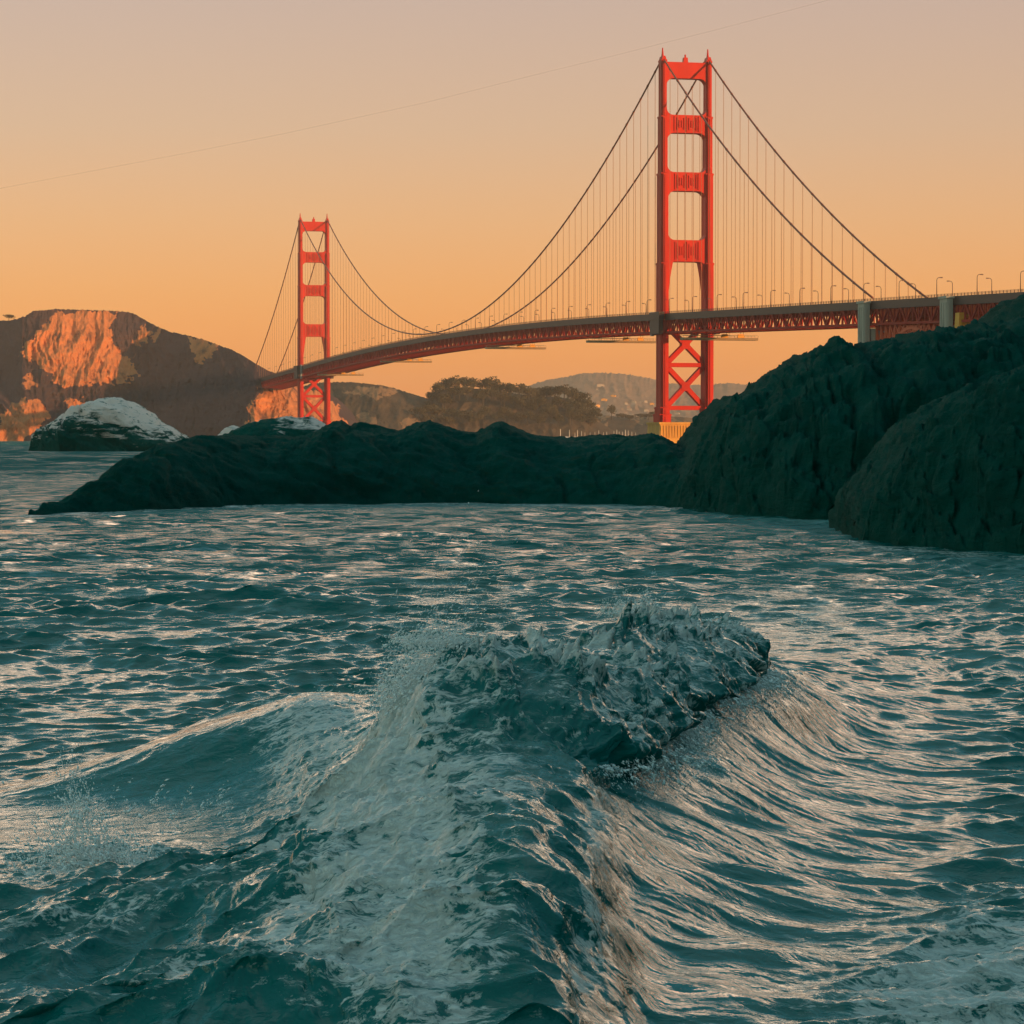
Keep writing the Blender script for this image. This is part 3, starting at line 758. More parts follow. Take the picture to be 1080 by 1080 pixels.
# ------------------------------------------------------------------ the bridge (local frame: x across to the east, y along towards the far tower, z up)
ANG = math.asin(.235)
T0 = (100.8, 1705.0, 0.0)
bridge = empty('suspension_bridge', T0, ANG)
tag(bridge, 'orange red suspension bridge with two tall towers crossing the strait', 'bridge')
def B2W(v, s, z=0): return (T0[0] + v * math.cos(ANG) - s * math.sin(ANG), T0[1] + v * math.sin(ANG) + s * math.cos(ANG), z)
def deck_z(s):
    s = np.asarray(s, float)
    main = 75 + 9 * (1 - ((s - 640) / 640) ** 2)
    return np.where(s < 0, 75 + .0245 * np.maximum(s, -700), np.where(s > 1280, 75 - .0245 * (s - 1280), main))
CV = 13.7
TRUSS = 9.0

def tower(s0):
    t = empty('tower', (0, s0, 0), 0, bridge)
    lv = [(12.0, 17.0, 3.4, 3.4, 18.5), (17.0, 21.0, 2.8, 2.9, 16.5), (21.0, 105.0, 2.2, 2.35, 14.5), (105.0, 157.0, 2.0, 2.3, 13.0), (157.0, 190.0, 1.75, 1.95, 11.0), (190.0, 222.5, 1.5, 1.65, 9.0)]
    for sg in (-1, 1):
        m = MB()
        for z0, z1, o, i, d in lv:
            xa, xb = sg * CV + sg * o, sg * CV - sg * i
            x0, x1 = min(xa, xb), max(xa, xb)
            w = x1 - x0
            m.box(x0, x1, -d * .36, d * .36, z0, z1)
            m.box(x0 + w * .16, x1 - w * .16, -d * .5, d * .5, z0, z1 - .6)
            m.box(x0 + w * .36, x1 - w * .36, -d * .5 - .45, d * .5 + .45, z0, z1 - 1.6)
            m.box(x0 - .25, x1 + .25, -d * .38, d * .38, z1 - 1.2, z1 - .2)
            for k in (-1, 1): m.box(x0 - .12, x1 + .12, k * d * .20 - .8, k * d * .20 + .8, z0, z1 - 2)
        m.build('leg', M_red, t)
        q = MB()
        q.box(sg * CV - 1.3, sg * CV + 1.3, -3.6, 3.6, 222.5, 224.6, taper=.5)
        q.tube([(sg * CV, 0, 224.4), (sg * CV, 0, 226), (sg * CV, 0, 229.5)], [.9, .6, .35], 8)
        q.build('saddle', M_red, t)
    q = MB(); q.box(-1.4, 1.4, -1.4, 1.4, 221.0, 224.2, taper=.2); q.tube([(0, 0, 224.1), (0, 0, 226)], .5, 6)
    q.build('beacon_housing', M_red, t)
    # portal struts with rounded openings
    def strut(z0, z1, i0, i1, d, rlo, rhi, ribs=True):
        """z0..z1 band; i0 / i1: inner leg offset below / above; rlo / rhi corner radii of the opening below / above"""
        xl, xh = CV - i0 + .05, CV - i1 + .05
        pts = []
        n = 7
        if rhi:
            for k in range(n + 1):
                a = math.pi / 2 * k / n; pts.append((-xh + rhi * (1 - math.sin(a)), z1 + rhi * (1 - math.cos(a)))) if False else None
        top = [(-xh, z1 + (rhi or 0))]
        if rhi:
            top += [(-xh + rhi - rhi * math.cos(math.pi / 2 * k / n), z1 + rhi - rhi * math.sin(math.pi / 2 * k / n)) for k in range(1, n + 1)]
        topr = [(-x, z) for x, z in reversed(top)]
        bot = [(xl, z0 - (rlo or 0))]
        if rlo:
            bot += [(xl - rlo[0] + rlo[0] * math.cos(math.pi / 2 * k / n), z0 - rlo[1] + rlo[1] * math.sin(math.pi / 2 * k / n)) for k in range(1, n + 1)] if isinstance(rlo, tuple) else [(xl - rlo + rlo * math.cos(math.pi / 2 * k / n), z0 - rlo + rlo * math.sin(math.pi / 2 * k / n)) for k in range(1, n + 1)]
        botr = [(-x, z) for x, z in reversed(bot)]
        poly = top + topr + bot + botr
        m = MB(); m.prism(poly, -d / 2, d / 2)
        if ribs:
            nr = 11
            for k in range(nr):
                x = -xl * .62 + 2 * xl * .62 * k / (nr - 1)
                hh = (z1 - z0) * (.30 + .12 * math.cos((k - nr // 2) * 1.3))
                zc = (z0 + z1) / 2
                for sg in (-1, 1): m.box(x - .38, x + .38, sg * d / 2 - .6, sg * d / 2 + .22, zc - hh, zc + hh)
        m.build('strut', M_red, t)
    strut(211.8, 221.2, 1.65, 1.65, 6.0, 4.2, 0, False)
    strut(180.2, 190.6, 1.95, 1.65, 7.0, 4.4, 3.8)
    strut(146.5, 157.4, 2.3, 1.95, 8.0, 4.4, 3.8)
    strut(105.5, 118.0, 2.35, 2.3, 9.0, 4.4, 3.8)
    # haunched head of the roadway portal
    for sg in (-1, 1):
        q = MB()
        xi = sg * (CV - 2.35)
        q.prism([(xi, 106), (xi - sg * 3.2, 106), (xi - sg * 2.2, 101), (xi - sg * 1.2, 95), (xi - sg * .45, 88), (xi, 82)][::sg], -3.6, 3.6)
        q.build('haunch', M_red, t)
    # bracing below the roadway
    q = MB(); xi = CV - 2.2
    for (za, zb) in ((45.5, 69.5), (20.5, 45.5)):
        for sg in (-1, 1):
            q.bar((-sg * xi, sg * .003, za + .6), (sg * xi, sg * .003, zb - .6), 4.6, 2.7, up=(0, 0, 1))
        zc = (za + zb) / 2
        q.prism([(-2.4, zc - 2.6), (2.4, zc - 2.6), (2.4, zc + 2.6), (-2.4, zc + 2.6)][::-1], -2.5, 2.5)
        for sg in (-1, 1):
            for z in (za, zb):
                dz = 3.6
                q.prism([(sg * xi, z - dz), (sg * (xi - 2.4), z - .6), (sg * (xi - 2.4), z + .6), (sg * xi, z + dz)][::sg], -2.6, 2.6)
    for z in (20.5, 45.5): q.box(-xi, xi, -2.9, 2.9, z - 1.2, z + 1.2)
    q.build('cross_bracing', M_red, t)
    # concrete pier
    q = MB()
    q.box(-19.0, 19.0, -13.0, 13.0, 2.8, 11.0, taper=.25); q.box(-19.4, 19.4, -13.4, 13.4, 11.0, 12.1)
    q.box(-20.6, 20.6, -14.6, 14.6, -4, 2.8)
    for k in range(22):
        x = -18 + 36 * k / 21
        for sg in (-1, 1): q.box(x - .42, x + .42, sg * 12.85 - .5, sg * 12.85 + .5, 3.2, 10.2)
    q.build('pier', M_pier, t)
    # walkway bays wrapped round the legs at deck level
    dz = 75
    for sg in (-1, 1):
        q = MB()
        a, bb = (CV + 2.0, CV + 5.2) if sg > 0 else (-CV - 5.2, -CV - 2.0)
        q.box(a, bb, -10.5, 10.5, dz - 3.4, dz + 1.1)
        q.box(a + .3, bb - .3, -9.3, 9.3, dz - 11.6, dz - 3.4)
        q.build('walkway_bay', M_dark, t)
    q = MB()
    q.box(-CV - 2.6, -CV - .8, 13.5, 16.0, dz - 12.2, dz + 1.9) if s0 == 0 else q.box(-CV - 2.6, -CV - .8, -16.0, -13.5, dz - 12.2, dz + 1.9)
    q.build('expansion_joint_cover', M_grey, t)
tower(0.0); tower(1280.0)

# main cables
def cable_z(s):
    s = np.asarray(s, float)
    zm = 86.5
    main = zm + (224.0 - zm) * ((s - 640) / 640) ** 2
    def side(d):
        f = d / 343.0
        return 224 + (69.0 - 224) * f - 4 * 11.0 * f * (1 - f)
    return np.where(s < 0, side(-s), np.where(s > 1280, side(s - 1280), main))
sc_pts = np.concatenate([np.linspace(-345, 0, 40), np.linspace(0, 1280, 120)[1:], np.linspace(1280, 1625, 40)[1:]])
for sg in (-1, 1):
    m = MB(); m.tube([(sg * CV, s, float(cable_z(s))) for s in sc_pts], .52, 8)
    for s in np.arange(-335, 1620, 15.24): m.tube([(sg * CV, s - .6, float(cable_z(s - .6))), (sg * CV, s + .6, float(cable_z(s + .6)))], .68, 8)
    m.build('main_cable', M_cable, bridge, True)
# suspender ropes
hang = []
for sg in (-1, 1):
    for s in np.concatenate([np.arange(-335.3, -10, 15.24), np.arange(15.24, 1275, 15.24), np.arange(1295.2, 1610, 15.24)]):
        L = float(cable_z(s) - deck_z(s))
        if L < 2: continue
        D = B2W(sg * CV, s)[1]
        hang.append((-L / D, sg, s))
hang.sort()
rest = MB()
for i, (_, sg, s) in enumerate(hang):
    m = MB() if i < 100 else rest
    for ds in (-.35, .35):
        m.tube([(sg * CV, s + ds, float(deck_z(s)) - .5), (sg * CV, s + ds, float(cable_z(s)))], .07, 4)
    if i < 100: m.build('suspender_rope', M_rope, bridge)
tag(rest.build('suspender_rope', M_rope, bridge), kind='stuff')

# deck
S0, S1 = -640.0, 1660.0
st = np.arange(S0, S1 + 1, 7.62)
def sweep(m, prof, mi=0, ss=st):
    """prof: closed (x, dz) section swept along the deck line"""
    n = len(prof); vs = []
    for s in ss:
        z = float(deck_z(s)); vs += [(x, s, z + dz) for x, dz in prof]
    fs = [(i * n + k, (i + 1) * n + k, (i + 1) * n + (k + 1) % n, i * n + (k + 1) % n) for i in range(len(ss) - 1) for k in range(n)]
    fs += [tuple(range(n)), tuple((len(ss) - 1) * n + k for k in range(n))[::-1]]
    m.add(vs, fs, mi)
m = MB(); sweep(m, [(-9.6, 0), (-9.6, -.5), (9.6, -.5), (9.6, 0)]); m.build('roadway', M_asph, bridge)
for sg in (-1, 1):
    m = MB(); a, b_ = sorted((sg * 9.7, sg * 13.3)); sweep(m, [(a, .25), (a, -.6), (b_, -.6), (b_, .25)])
    a, b_ = sorted((sg * 13.35, sg * 14.3)); sweep(m, [(a, .35), (a, -3.5), (b_, -3.5), (b_, .35)])  # deep dark band paints the shade along the deck edge
    m.build('sidewalk', M_dark, bridge)
    m = MB(); x = sg * 14.0
    for dz in (.75, 1.1, 1.45): sweep(m, [(x - .07, dz + .06), (x - .07, dz - .06), (x + .07, dz - .06), (x + .07, dz + .06)])
    for s in np.arange(S0, S1, 3.81):
        z = float(deck_z(s)); m.box(x - .12, x + .12, s - .12, s + .12, z + .3, z + 1.55)
    m.build('railing', M_dark, bridge)
    # stiffening truss
    m = MB(); x = sg * CV
    sweep(m, [(x - .45, -1.95), (x - .45, -2.95), (x + .45, -2.95), (x + .45, -1.95)])
    sweep(m, [(x - .5, -TRUSS - 1.0), (x - .5, -TRUSS - 2.1), (x + .5, -TRUSS - 2.1), (x + .5, -TRUSS - 1.0)])
    for i, s in enumerate(st[:-1]):
        z = float(deck_z(s)); z2 = float(deck_z(st[i + 1])); zt, zb = -2.5, -TRUSS - 1.5
        m.bar((x, s, z + zt), (x, s, z + zb), .55, .7, up=(0, 1, 0))
        if i % 2: m.bar((x, s, z + zb), (x, st[i + 1], z2 + zt), .75, .8, up=(1, 0, 0))
        else: m.bar((x, s, z + zt), (x, st[i + 1], z2 + zb), .75, .8, up=(1, 0, 0))
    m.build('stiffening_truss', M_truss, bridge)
m = MB()
for i, s in enumerate(st):
    z = float(deck_z(s))
    m.box(-13.2, 13.2, s - .3, s + .3, z - 2.6, z - .55)
    m.bar((-13.2, s, z - 2.6), (0, s, z - 5.2), .35, .35); m.bar((0, s, z - 5.2), (13.2, s, z - 2.6), .35, .35)
    m.bar((-13.2, s, z - TRUSS - 1.5), (13.2, s, z - TRUSS - 1.5), .6, .8)
    if i < len(st) - 1:
        z2 = float(deck_z(st[i + 1]))
        a, b_ = (-13.2, 0) if i % 2 == 0 else (0, -13.2)
        m.bar((a, s, z - TRUSS - 1.5), (b_, st[i + 1], z2 - TRUSS - 1.5), .6, .5); m.bar((-a, s, z - TRUSS - 1.502), (-b_, st[i + 1], z2 - TRUSS - 1.502), .6, .5)
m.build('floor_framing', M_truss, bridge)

# lamp posts
lamp_me = None
first = None
for sg in (-1, 1):
    for s in np.arange(-560, 1560, 45.72):
        z = float(deck_z(s))
        if first is None:
            q = MB(); q.tube([(0, 0, 0), (0, 0, 4), (0, 0, 7.6), (-.25, 0, 8.4), (-.9, 0, 8.8), (-1.7, 0, 8.85)], [.22, .18, .15, .14, .13, .12], 6, ref=(0, 1, 0))
            post = q.build('lamp_post', M_lamp, bridge, True)
            q = MB(); q.box(-2.7, -1.5, -.32, .32, 8.6, 9.05, taper=.06); hd = q.build('lamp_head', M_lamp, post)
            first = (post, hd)
            p = post
        else:
            p = first[0].copy(); sc.collection.objects.link(p); p.parent = bridge
            h = first[1].copy(); sc.collection.objects.link(h); h.parent = p
        p.location = (sg * 13.0, s, z + .2); p.rotation_euler = (0, 0, 0 if sg > 0 else math.pi)

# concrete pylons and the arch over the fort
def pylon(s):
    p = empty('pylon', (0, s, 0), 0, bridge); z = float(deck_z(s))
    for sg in (-1, 1):
        x = sg * 16.2
        m = MB(); m.box(x - 1.4, x + 1.4, -4.2, 4.2, -3, z - .8)
        for dx in (-.75, .75):
            for k in (-1, 1): m.box(x + dx - .4, x + dx + .4, k * 4.2 - .35, k * 4.2 + .35, 0, z - 2.5)
        for dy in (-2.8, 0, 2.8):
            for k in (-1, 1): m.box(x + k * 1.4 - .3, x + k * 1.4 + .3, dy - .7, dy + .7, 0, z - 2.5)
        m.box(x - 2.0, x + 2.0, -4.8, 4.8, z - .8, z + .3)
        m.build('shaft', M_conc, p)
    m = MB(); m.box(-14.05, 14.05, -4.2, 4.2, z - 22, z - 12.5); m.build('cross_wall', M_conc, p)
for s in (-340.0, -442.0): pylon(s)
pylon(1628.0)
m = MB()
sa = np.linspace(-346, -436, 16)
for sg in (-1, 1):
    x = sg * 12.0
    zb_ = lambda s: float(deck_z(s)) - TRUSS - 2.0
    za_ = lambda s: float(deck_z(s)) - 12.6 - 27.0 * ((s + 391) / 45.0) ** 2
    for i, s in enumerate(sa):
        if zb_(s) - za_(s) > .8: m.bar((x, s, zb_(s)), (x, s, za_(s) - 3.2), .8, .8, up=(0, 1, 0))
        if i < len(sa) - 1:
            s2 = sa[i + 1]
            m.bar((x, s, za_(s)), (x, s2, za_(s2)), 1.1, 1.3); m.bar((x, s, za_(s) - 4.2), (x, s2, za_(s2) - 4.2), 1.1, 1.3)
            m.bar((x, s, za_(s)), (x, s2, za_(s2) - 4.2), .7, .7); m.bar((x + .02, s, za_(s) - 4.2), (x + .02, s2, za_(s2)), .7, .7)
            m.bar((x, s, zb_(s)), (x, s2, za_(s2)), .7, .7); m.bar((x + .02, s, za_(s)), (x + .02, s2, zb_(s2)), .7, .7)
            for zz in (10, 20, 30):
                zl = zb_(s) - zz
                if zl > za_(s) - 2 and zl > za_(s2) - 2: m.bar((x, s, zl), (x, s2, zl), .6, .8)
for i, s in enumerate(sa):
    for dz in (0, -4.2): m.bar((-12, s, float(za_(s)) + dz), (12, s, float(za_(s)) + dz), .9, .9)
    z_, zt_ = float(za_(s)), float(zb_(s))
    if zt_ - z_ > 3:
        m.bar((-12, s, z_), (12, s, zt_), .8, .8); m.bar((-12, s + .02, zt_), (12, s + .02, z_), .8, .8)
        for zz in np.arange(z_ + 6, zt_, 7): m.bar((-12, s, zz), (12, s, zz), .9, 1.6)
m.build('approach_arch', M_arch, bridge)
m = MB()
for s in np.arange(-349, -620, -5.08):
    z = float(deck_z(s))
    for x0, x1 in ((-13, -4.5), (-4.5, 4.5), (4.5, 13)):
        m.bar((x0, s, z - 10.2), (x1, s, z - 4.2), .7, .7); m.bar((x0, s + .05, z - 4.2), (x1, s + .05, z - 10.2), .7, .7)
        m.bar((x0, s + .1, z - 10.2), (x0, s + .1, z - 3.8), .7, .7)
    m.bar((-13, s, z - 7.2), (13, s, z - 7.2), .5, .7)
m.build('added_lattice', M_arch, bridge)  # extra lattice added so more bright steel shows under the approach
m = MB()
for s in (-490, -545, -600):
    z = float(deck_z(s)) - TRUSS - 2
    for sg in (-1, 1):
        for d in (-4, 4):
            m.bar((sg * 11, s + d, z), (sg * 13, s + d, 5), 1.3, 1.3, up=(0, 1, 0))
    for zz in (z - 14, z - 28):
        m.bar((-12, s - 4, zz), (12, s - 4, zz), 1.0, 1.4); m.bar((-12, s + 4, zz), (12, s + 4, zz), 1.0, 1.4)
    m.bar((-11.5, s - 4, z), (12, s - 4, z - 14), .9, .9); m.bar((11.5, s - 4, z), (-12, s - 4, z - 14), .9, .9)
m.build('viaduct_bent', M_arch, bridge)

# painters' platforms hung below the deck
PLAT = ['painters platform hung under the deck right of the nearer tower', 'painters platform hung under the deck just left of the nearer tower', 'painters platform hung under the middle of the main span',
        'painters platform hung between midspan and the farther tower', 'painters platform hung beside the farther tower']
for s, lab in zip((-66, 137, 418, 814, 1129), PLAT):
    z = float(deck_z(s)) - TRUSS - 2.1 - 3.6
    w = B2W(0, s, z)
    pf = empty('hanging_platform', w, ANG)
    tag(pf, lab, 'platform', 'platforms hanging under the bridge deck')
    q = MB(); q.box(-22, 22, -3, 3, -.9, .5)
    for sg in (-1, 1):
        for k in range(12): q.box(-22 + 4 * k - .08, -22 + 4 * k + .08, sg * 2.9 - .08, sg * 2.9 + .08, .5, 1.7)
        q.box(-22, 22, sg * 2.9 - .09, sg * 2.9 + .09, 1.6, 1.8)
    q.build('deck_boards', M_board, pf)
    q = MB()
    for x in (-13.5, -5, 5, 13.5):
        for y in (-2.6, 2.6): q.tube([(x, y, .4), (x, y, 3.9)], .12, 5)
    q.build('hanger', M_dark, pf)
    for x in (2.5, 12.0):
        q = MB(); q.box(x - 2.0, x + 2.0, -3.0, -1.4, .52, 2.5, taper=.35); q.build('covered_load', M_yel, pf)
q = MB(); q.box(-15.5, 4, -2.5, 2.5, 0, 6.5, taper=.3); 
for k in range(9): q.box(-15.4 + 2.1 * k, -15.2 + 2.1 * k, -2.7, -2.45, .2, 6.3)
o = q.build('yellow_box', M_yel); o.location = B2W(0, -452, float(deck_z(-452)) - TRUSS - 4.5); o.rotation_euler = (0, 0, ANG)  # added box, its yellow stands for sunlit steel of the viaduct
tag(o, 'yellow box added for the lit band under the deck beside the right pylon', 'added box')

# ------------------------------------------------------------------ trees on the far shore
def crown_mesh(seed, n=900):
    r = np.random.default_rng(seed); m = MB()
    cl = [(r.uniform(-.33, .33), r.uniform(-.33, .33), r.uniform(.40, .88), r.uniform(.16, .30)) for _ in range(13)]
    for i in range(n):
        cx, cy, cz, cr = cl[r.integers(len(cl))]
        d = r.normal(size=3); d /= np.linalg.norm(d); p = np.array((cx, cy, cz)) + d * cr * r.uniform(.6, 1.05) * np.array((1, 1, .8))
        a = r.normal(size=3); a /= np.linalg.norm(a); b_ = np.cross(a, d + .3 * r.normal(size=3)); b_ /= np.linalg.norm(b_) + 1e-9
        s = r.uniform(.028, .06)
        m.add([p - a * s, p + b_ * s * .8, p + a * s, p - b_ * s * .8], [(0, 1, 2, 3)])
    return m.mesh('crown')
def trunk_mesh(seed):
    r = np.random.default_rng(seed); m = MB()
    m.tube([(0, 0, -.1), (.01, 0, .2), (.02, .01, .5), (.0, .0, .72)], [.035, .028, .02, .01], 6)
    for k in range(4):
        an = r.uniform(0, 6.28); m.tube([(.01, 0, .3 + .08 * k), (.15 * math.cos(an), .15 * math.sin(an), .5 + .08 * k), (.26 * math.cos(an), .26 * math.sin(an), .6 + .08 * k)], [.016, .011, .005], 5)
    return m.mesh('trunk')
crowns = [crown_mesh(k) for k in range(4)]; trunks = [trunk_mesh(k) for k in range(4)]
for me in crowns: me.materials.append(M_leaf)
for me in trunks: me.materials.append(M_bark)
def tree(px, py_top, D, h, w, lab, group=None, k=0):
    x, y, z = P(px, py_top, D)
    e = empty('tree', (x, y, z - h), random.uniform(0, 6.28)); e.scale = (w, w, h)
    tag(e, lab, 'tree', group)
    link('crown', crowns[k % 4], e); link('trunk', trunks[k % 4], e)
skyl = [(452, 424), (456, 411), (463, 404), (471, 399), (480, 396), (489, 397), (499, 398), (509, 400), (519, 398), (528, 402), (538, 403), (548, 404), (557, 407), (567, 408), (576, 408), (586, 407), (595, 407), (604, 409), (613, 413), (620, 420), (625, 430)]
for k, (px, py) in enumerate(skyl):
    tree(px, py + random.uniform(-1, 1), 3880 + random.uniform(-15, 15), 21 + random.uniform(-3, 4), 21 + random.uniform(-3, 4), 'round crowned dark tree on the skyline of the wooded hill', 'trees along the skyline of the wooded hill', k)
for k in range(22):
    px = 452 + 172 * (k + random.uniform(.1, .9)) / 22
    top = float(np.interp(px, [p[0] for p in skyl], [p[1] for p in skyl]))
    tree(px, top + random.uniform(9, 15), 3840, 19 + random.uniform(-3, 4), 20 + random.uniform(-3, 4), 'bushy tree on the upper slope of the wooded hill', 'trees on the upper slope of the wooded hill', k + 1)
for k in range(22):
    px = 440 + 190 * (k + random.uniform(.1, .9)) / 22
    tree(px, random.uniform(428, 438), 3795, 17 + random.uniform(-3, 4), 20 + random.uniform(-4, 4), 'bushy tree low on the wooded hill near the water', 'trees at the foot of the wooded hill', k + 2)
tree(645, 427, 4330, 20, 15, 'lone small pointed tree right of the wooded hill', None, 2)
for k, (px, py) in enumerate([(655, 436), (664, 437), (675, 436), (684, 436), (690, 434), (760, 440), (772, 441)]):
    tree(px, py, 4340, 9, 16, 'low shrubby tree on the shore land beneath the far hills', 'shrubby trees on the shore land', k)
tree(10, 331, 3640, 8, 14, 'lone bush on the skyline of the headland at the left edge', None, 1)

# houses on the far hill
HOUSES = [(637, 422, 'sunlit golden house on the far hill above the lone tree', 1.5), (646.5, 418, 'pale house upper right of the golden house on the far hill', 1.3), (687, 426, 'sunlit golden house on the far hill beside the nearer tower', 1.2),
          (630, 428, 'pale house lower left of the golden house above the trees', 1.2), (632, 406.5, 'broad pale building high on the far hill', 2.3), (664, 432, 'pale house low on the far hill right of the lone tree', 1.2),
          (668, 424, 'small pale house halfway up the far hill', 1.0), (680, 424, 'small pale house on the far hill close left of the nearer tower', 1.0), (682, 433, 'wide pale house low on the far hill left of the nearer tower', 1.3),
          (660, 426, 'smallest brown house halfway up the far hill', .8), (714, 436, 'pale house on the far hill between the legs of the nearer tower', 1.3)]
for px, py, lab, k in HOUSES:
    x, y, z = far_on(px, py + .6)
    e = empty('house', (x, y, z), random.uniform(-.5, .5)); tag(e, lab, 'house', 'houses on the far hill')
    k *= .8; w, d, h = 6.5 * k, 5 * k, 4.0
    q = MB(); q.box(-w, w, -d, d, -6, h); q.prism([(-w, h), (w, h), (0, h + 2)][::-1], -d, d)
    wl_ = q.build('wall', M_wall if 'golden' not in lab else M_yel, e)  # golden houses carry the sunlight as a yellow wall colour
    q = MB(); q.prism([(-w - .6, h - .1), (-w - .6, h + .5), (0, h + 2.9), (w + .6, h + .5), (w + .6, h - .1), (0, h + 2.25)], -d - .8, d + .8); q.build('roof', M_roof, e)

# boats in the marina
def boat_proto():
    e = empty('sailboat')
    m = MB(); n = 9
    vs = []
    for i in range(n):
        t = i / (n - 1); x = -5 + 10 * t; w = 1.6 * math.sin(math.pi * min(1, .35 + .65 * (1 - t))) ** .7 if t < 1 else .05
        vs += [(x, -w, 1.2 + .3 * t), (x, -w * .6, 0), (x, 0, -.5), (x, w * .6, 0), (x, w, 1.2 + .3 * t)]
    fs = [(i * 5 + k, (i + 1) * 5 + k, (i + 1) * 5 + k + 1, i * 5 + k + 1) for i in range(n - 1) for k in range(4)]
    fs += [(i * 5 + 4, (i + 1) * 5 + 4, (i + 1) * 5, i * 5) for i in range(n - 1)] + [(0, 1, 2, 3, 4)]
    m.add(vs, fs); a = m.build('hull', M_white, e)
    q = MB(); q.box(-2.5, 1.5, -1, 1, 1.2, 2.1, taper=.2); b_ = q.build('cabin', M_white, e)
    q = MB(); q.tube([(.6, 0, 1), (.6, 0, 7), (.6, 0, 13.5)], [.5, .45, .35], 6); q.tube([(.6, 0, 2.8), (-3.8, 0, 2.9)], .28, 6); c = q.build('mast', M_mast, e)
    return e, (a, b_, c)
be, bparts = boat_proto()
BOATS = [590.5, 600, 606, 608.5, 613, 616.5, 622, 627, 631, 636, 639.5, 647, 650, 652.5, 656, 659, 662, 666, 670]
for i, px in enumerate(BOATS):
    D = 3700 + random.uniform(-15, 15)
    if i == 0: e = be
    else:
        e = be.copy(); sc.collection.objects.link(e)
        for p in bparts:
            c = p.copy(); sc.collection.objects.link(c); c.parent = e
    s = random.uniform(.75, 1.05) * (1.15 if i == 0 else 1)
    e.location = (float(PX(px, D)), D, .1); e.scale = (s, s, s); e.rotation_euler = (0, 0, random.uniform(-.6, .6))
    tag(e, 'sailboat with the tallest mast at the left end of the marina' if i == 0 else 'moored sailboat with bare mast among the marina boats below the far hill', 'sailboat', 'sailboats moored in the marina')
o = empty('boathouse', (float(PX(601, 3730)), 3730, 0)); tag(o, 'long low pale boathouse on the waterfront left of the marina masts', 'boathouse')
q = MB(); q.box(-21, 21, -4, 4, -1, 4.2); q.build('wall', M_wall, o)
q = MB(); q.box(-21.6, 21.6, -4.6, 4.6, 4.2, 5.4, taper=.8); q.build('roof', M_white, o)

# thin vapour trail high up
def trail():
    m, nt, b = new_mat('thin_vapour')
    b.inputs['Base Color'].default_value = (.35, .30, .28, 1); b.inputs['Roughness'].default_value = 1
    b.inputs['Alpha'].default_value = .08
    q = MB()
    pts = [P(px, py, 22000) for px, py in ((-500, 282), (-60, 209), (0, 199), (200, 161), (300, 141), (450, 108), (560, 80), (650, 58), (760, 30), (865, 2), (1000, -34), (1400, -145))]
    q.tube(pts, 3.6, 8)
    tag(q.build('vapour_trail', m, None, True), 'thin straight vapour trail slanting up across the sky', 'vapour trail')
trail()

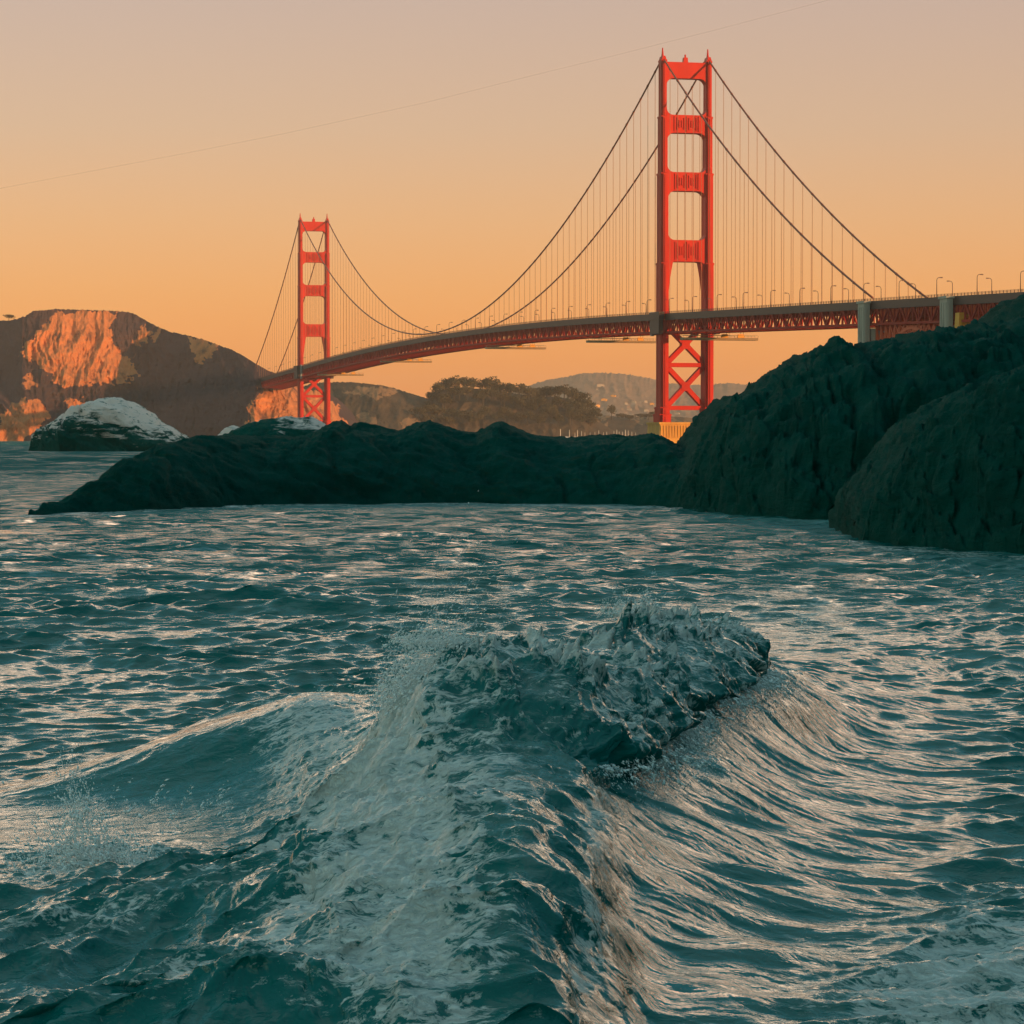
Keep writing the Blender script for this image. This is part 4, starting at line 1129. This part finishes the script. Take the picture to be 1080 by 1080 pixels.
# ------------------------------------------------------------------ spray
def spray():
    m, nt, b = new_mat('spray_water')
    b.inputs['Base Color'].default_value = (.95, .97, .94, 1); b.inputs['Roughness'].default_value = .15; b.inputs['IOR'].default_value = 1.33
    q_v, q_f = [], []
    r = np.random.default_rng(77)
    base = np.array([(1, 0, 0), (-1, 0, 0), (0, 1, 0), (0, -1, 0), (0, 0, 1), (0, 0, -1)], float)
    fac = [(0, 2, 4), (2, 1, 4), (1, 3, 4), (3, 0, 4), (2, 0, 5), (1, 2, 5), (3, 1, 5), (0, 3, 5)]
    def drop(p, d, ln, rad):
        d = d / (np.linalg.norm(d) + 1e-9); s = np.cross(d, (0.1, 1, .2)); s /= np.linalg.norm(s); u = np.cross(s, d)
        n = len(q_v)
        for bx, by, bz in base: q_v.append(tuple(p + d * bx * ln + s * by * rad + u * bz * rad))
        q_f.extend([tuple(i + n for i in f) for f in fac])
    def burst(px, py, D, sx, sz, sd, n, vel, rad, spread=.5, skew=0.0):
        # fans of thrown water: every jet leaves the base of the splash and breaks into drops and short ligaments
        x, y, z = P(px, py, D)
        nj = max(8, n // 16); v0 = np.array(vel, float); v0 = v0 / np.linalg.norm(v0)
        for _ in range(nj):
            a, c = r.normal(size=2)
            o = np.array((x + a * sx, y + c * sd, z - sz * r.uniform(.7, 1.3)))
            v = v0 * r.gamma(4, .25) + r.normal(size=3) * spread * .45 + np.array((skew * r.uniform(-.5, 1.3), 0, 0))
            sp = max(sz * 2.2, .10)
            jet = .5 + r.uniform(0, 1)
            for t in r.uniform(0, 1, n // nj) ** .8:
                p = o + v * sp * t * jet - np.array((0, 0, 1)) * sp * .45 * (t * jet) ** 2 + r.normal(size=3) * (.006 + .040 * t) * (sp / .3)
                d = v - np.array((0, 0, .9)) * t * jet + r.normal(size=3) * .12
                rr = rad * min(math.exp(r.normal() * .55), 2.6) * (1.25 - .6 * t)
                drop(p, d, rr * r.uniform(1.0, 3.6), rr)
    burst(425, 705, 16.6, .09, .20, .18, 10000, (.35, 0, 1), .0026, .40, .30)
    burst(455, 668, 16.8, .14, .06, .15, 2600, (.8, 0, .6), .0024, .5)
    burst(668, 642, 20.6, .10, .05, .12, 2600, (.3, 0, 1), .0026, .6)
    burst(560, 690, 17.0, .35, .04, .2, 260, (1, 0, .2), .0035, .6)
    burst(300, 745, 20.2, .22, .10, .25, 2600, (.7, 0, .5), .0030, .5)
    burst(95, 890, 16.4, .20, .12, .15, 5200, (-.25, 0, 1), .0030, .35, -.15)
    burst(85, 840, 16.4, .05, .16, .1, 900, (-.1, 0, 1), .0030, .2)
    burst(200, 850, 17.0, .35, .06, .3, 260, (.5, 0, .8), .0035, .5)
    burst(300, 960, 14.0, .6, .08, .4, 260, (.8, 0, .4), .0035, .5)
    burst(730, 650, 20.8, .35, .03, .15, 260, (1, 0, .2), .0035, .6)
    for D, a, b_, c in ((15.6, 560, 700, 795), (16.4, 640, 722, 785), (17.2, 690, 735, 765), (18.6, 700, 745, 745), (19.6, 740, 785, 728), (20.6, 770, 815, 712), (21.6, 790, 820, 705)):
        burst((a + b_) / 2, c, D, (b_ - a) / F * D / 3, .035, .25, 2200, (.7, 0, -.35), .0028, .7)
    me = bpy.data.meshes.new('spray'); me.from_pydata(q_v, [], q_f); me.polygons.foreach_set('use_smooth', [True] * len(q_f)); me.update()
    tag(link('spray', me, None, [m]), 'fine white spray thrown up by the breaking wave', 'spray', None, 'stuff')
spray()

# ------------------------------------------------------------------ haze
def haze():
    m = bpy.data.materials.new('sea_haze'); m.use_nodes = True; nt = m.node_tree; nt.nodes.clear()
    out = nod(nt, 'ShaderNodeOutputMaterial'); v = nod(nt, 'ShaderNodeVolumePrincipled')
    v.inputs['Color'].default_value = (1, .80, .66, 1); v.inputs['Density'].default_value = 5.5e-5; v.inputs['Anisotropy'].default_value = .0
    nt.links.new(v.outputs[0], out.inputs['Volume'])
    q = MB(); q.box(-12100, 12100, -12100, 12100, -6, 260); o = q.build('haze', m)
    tag(o, kind='stuff')
haze()
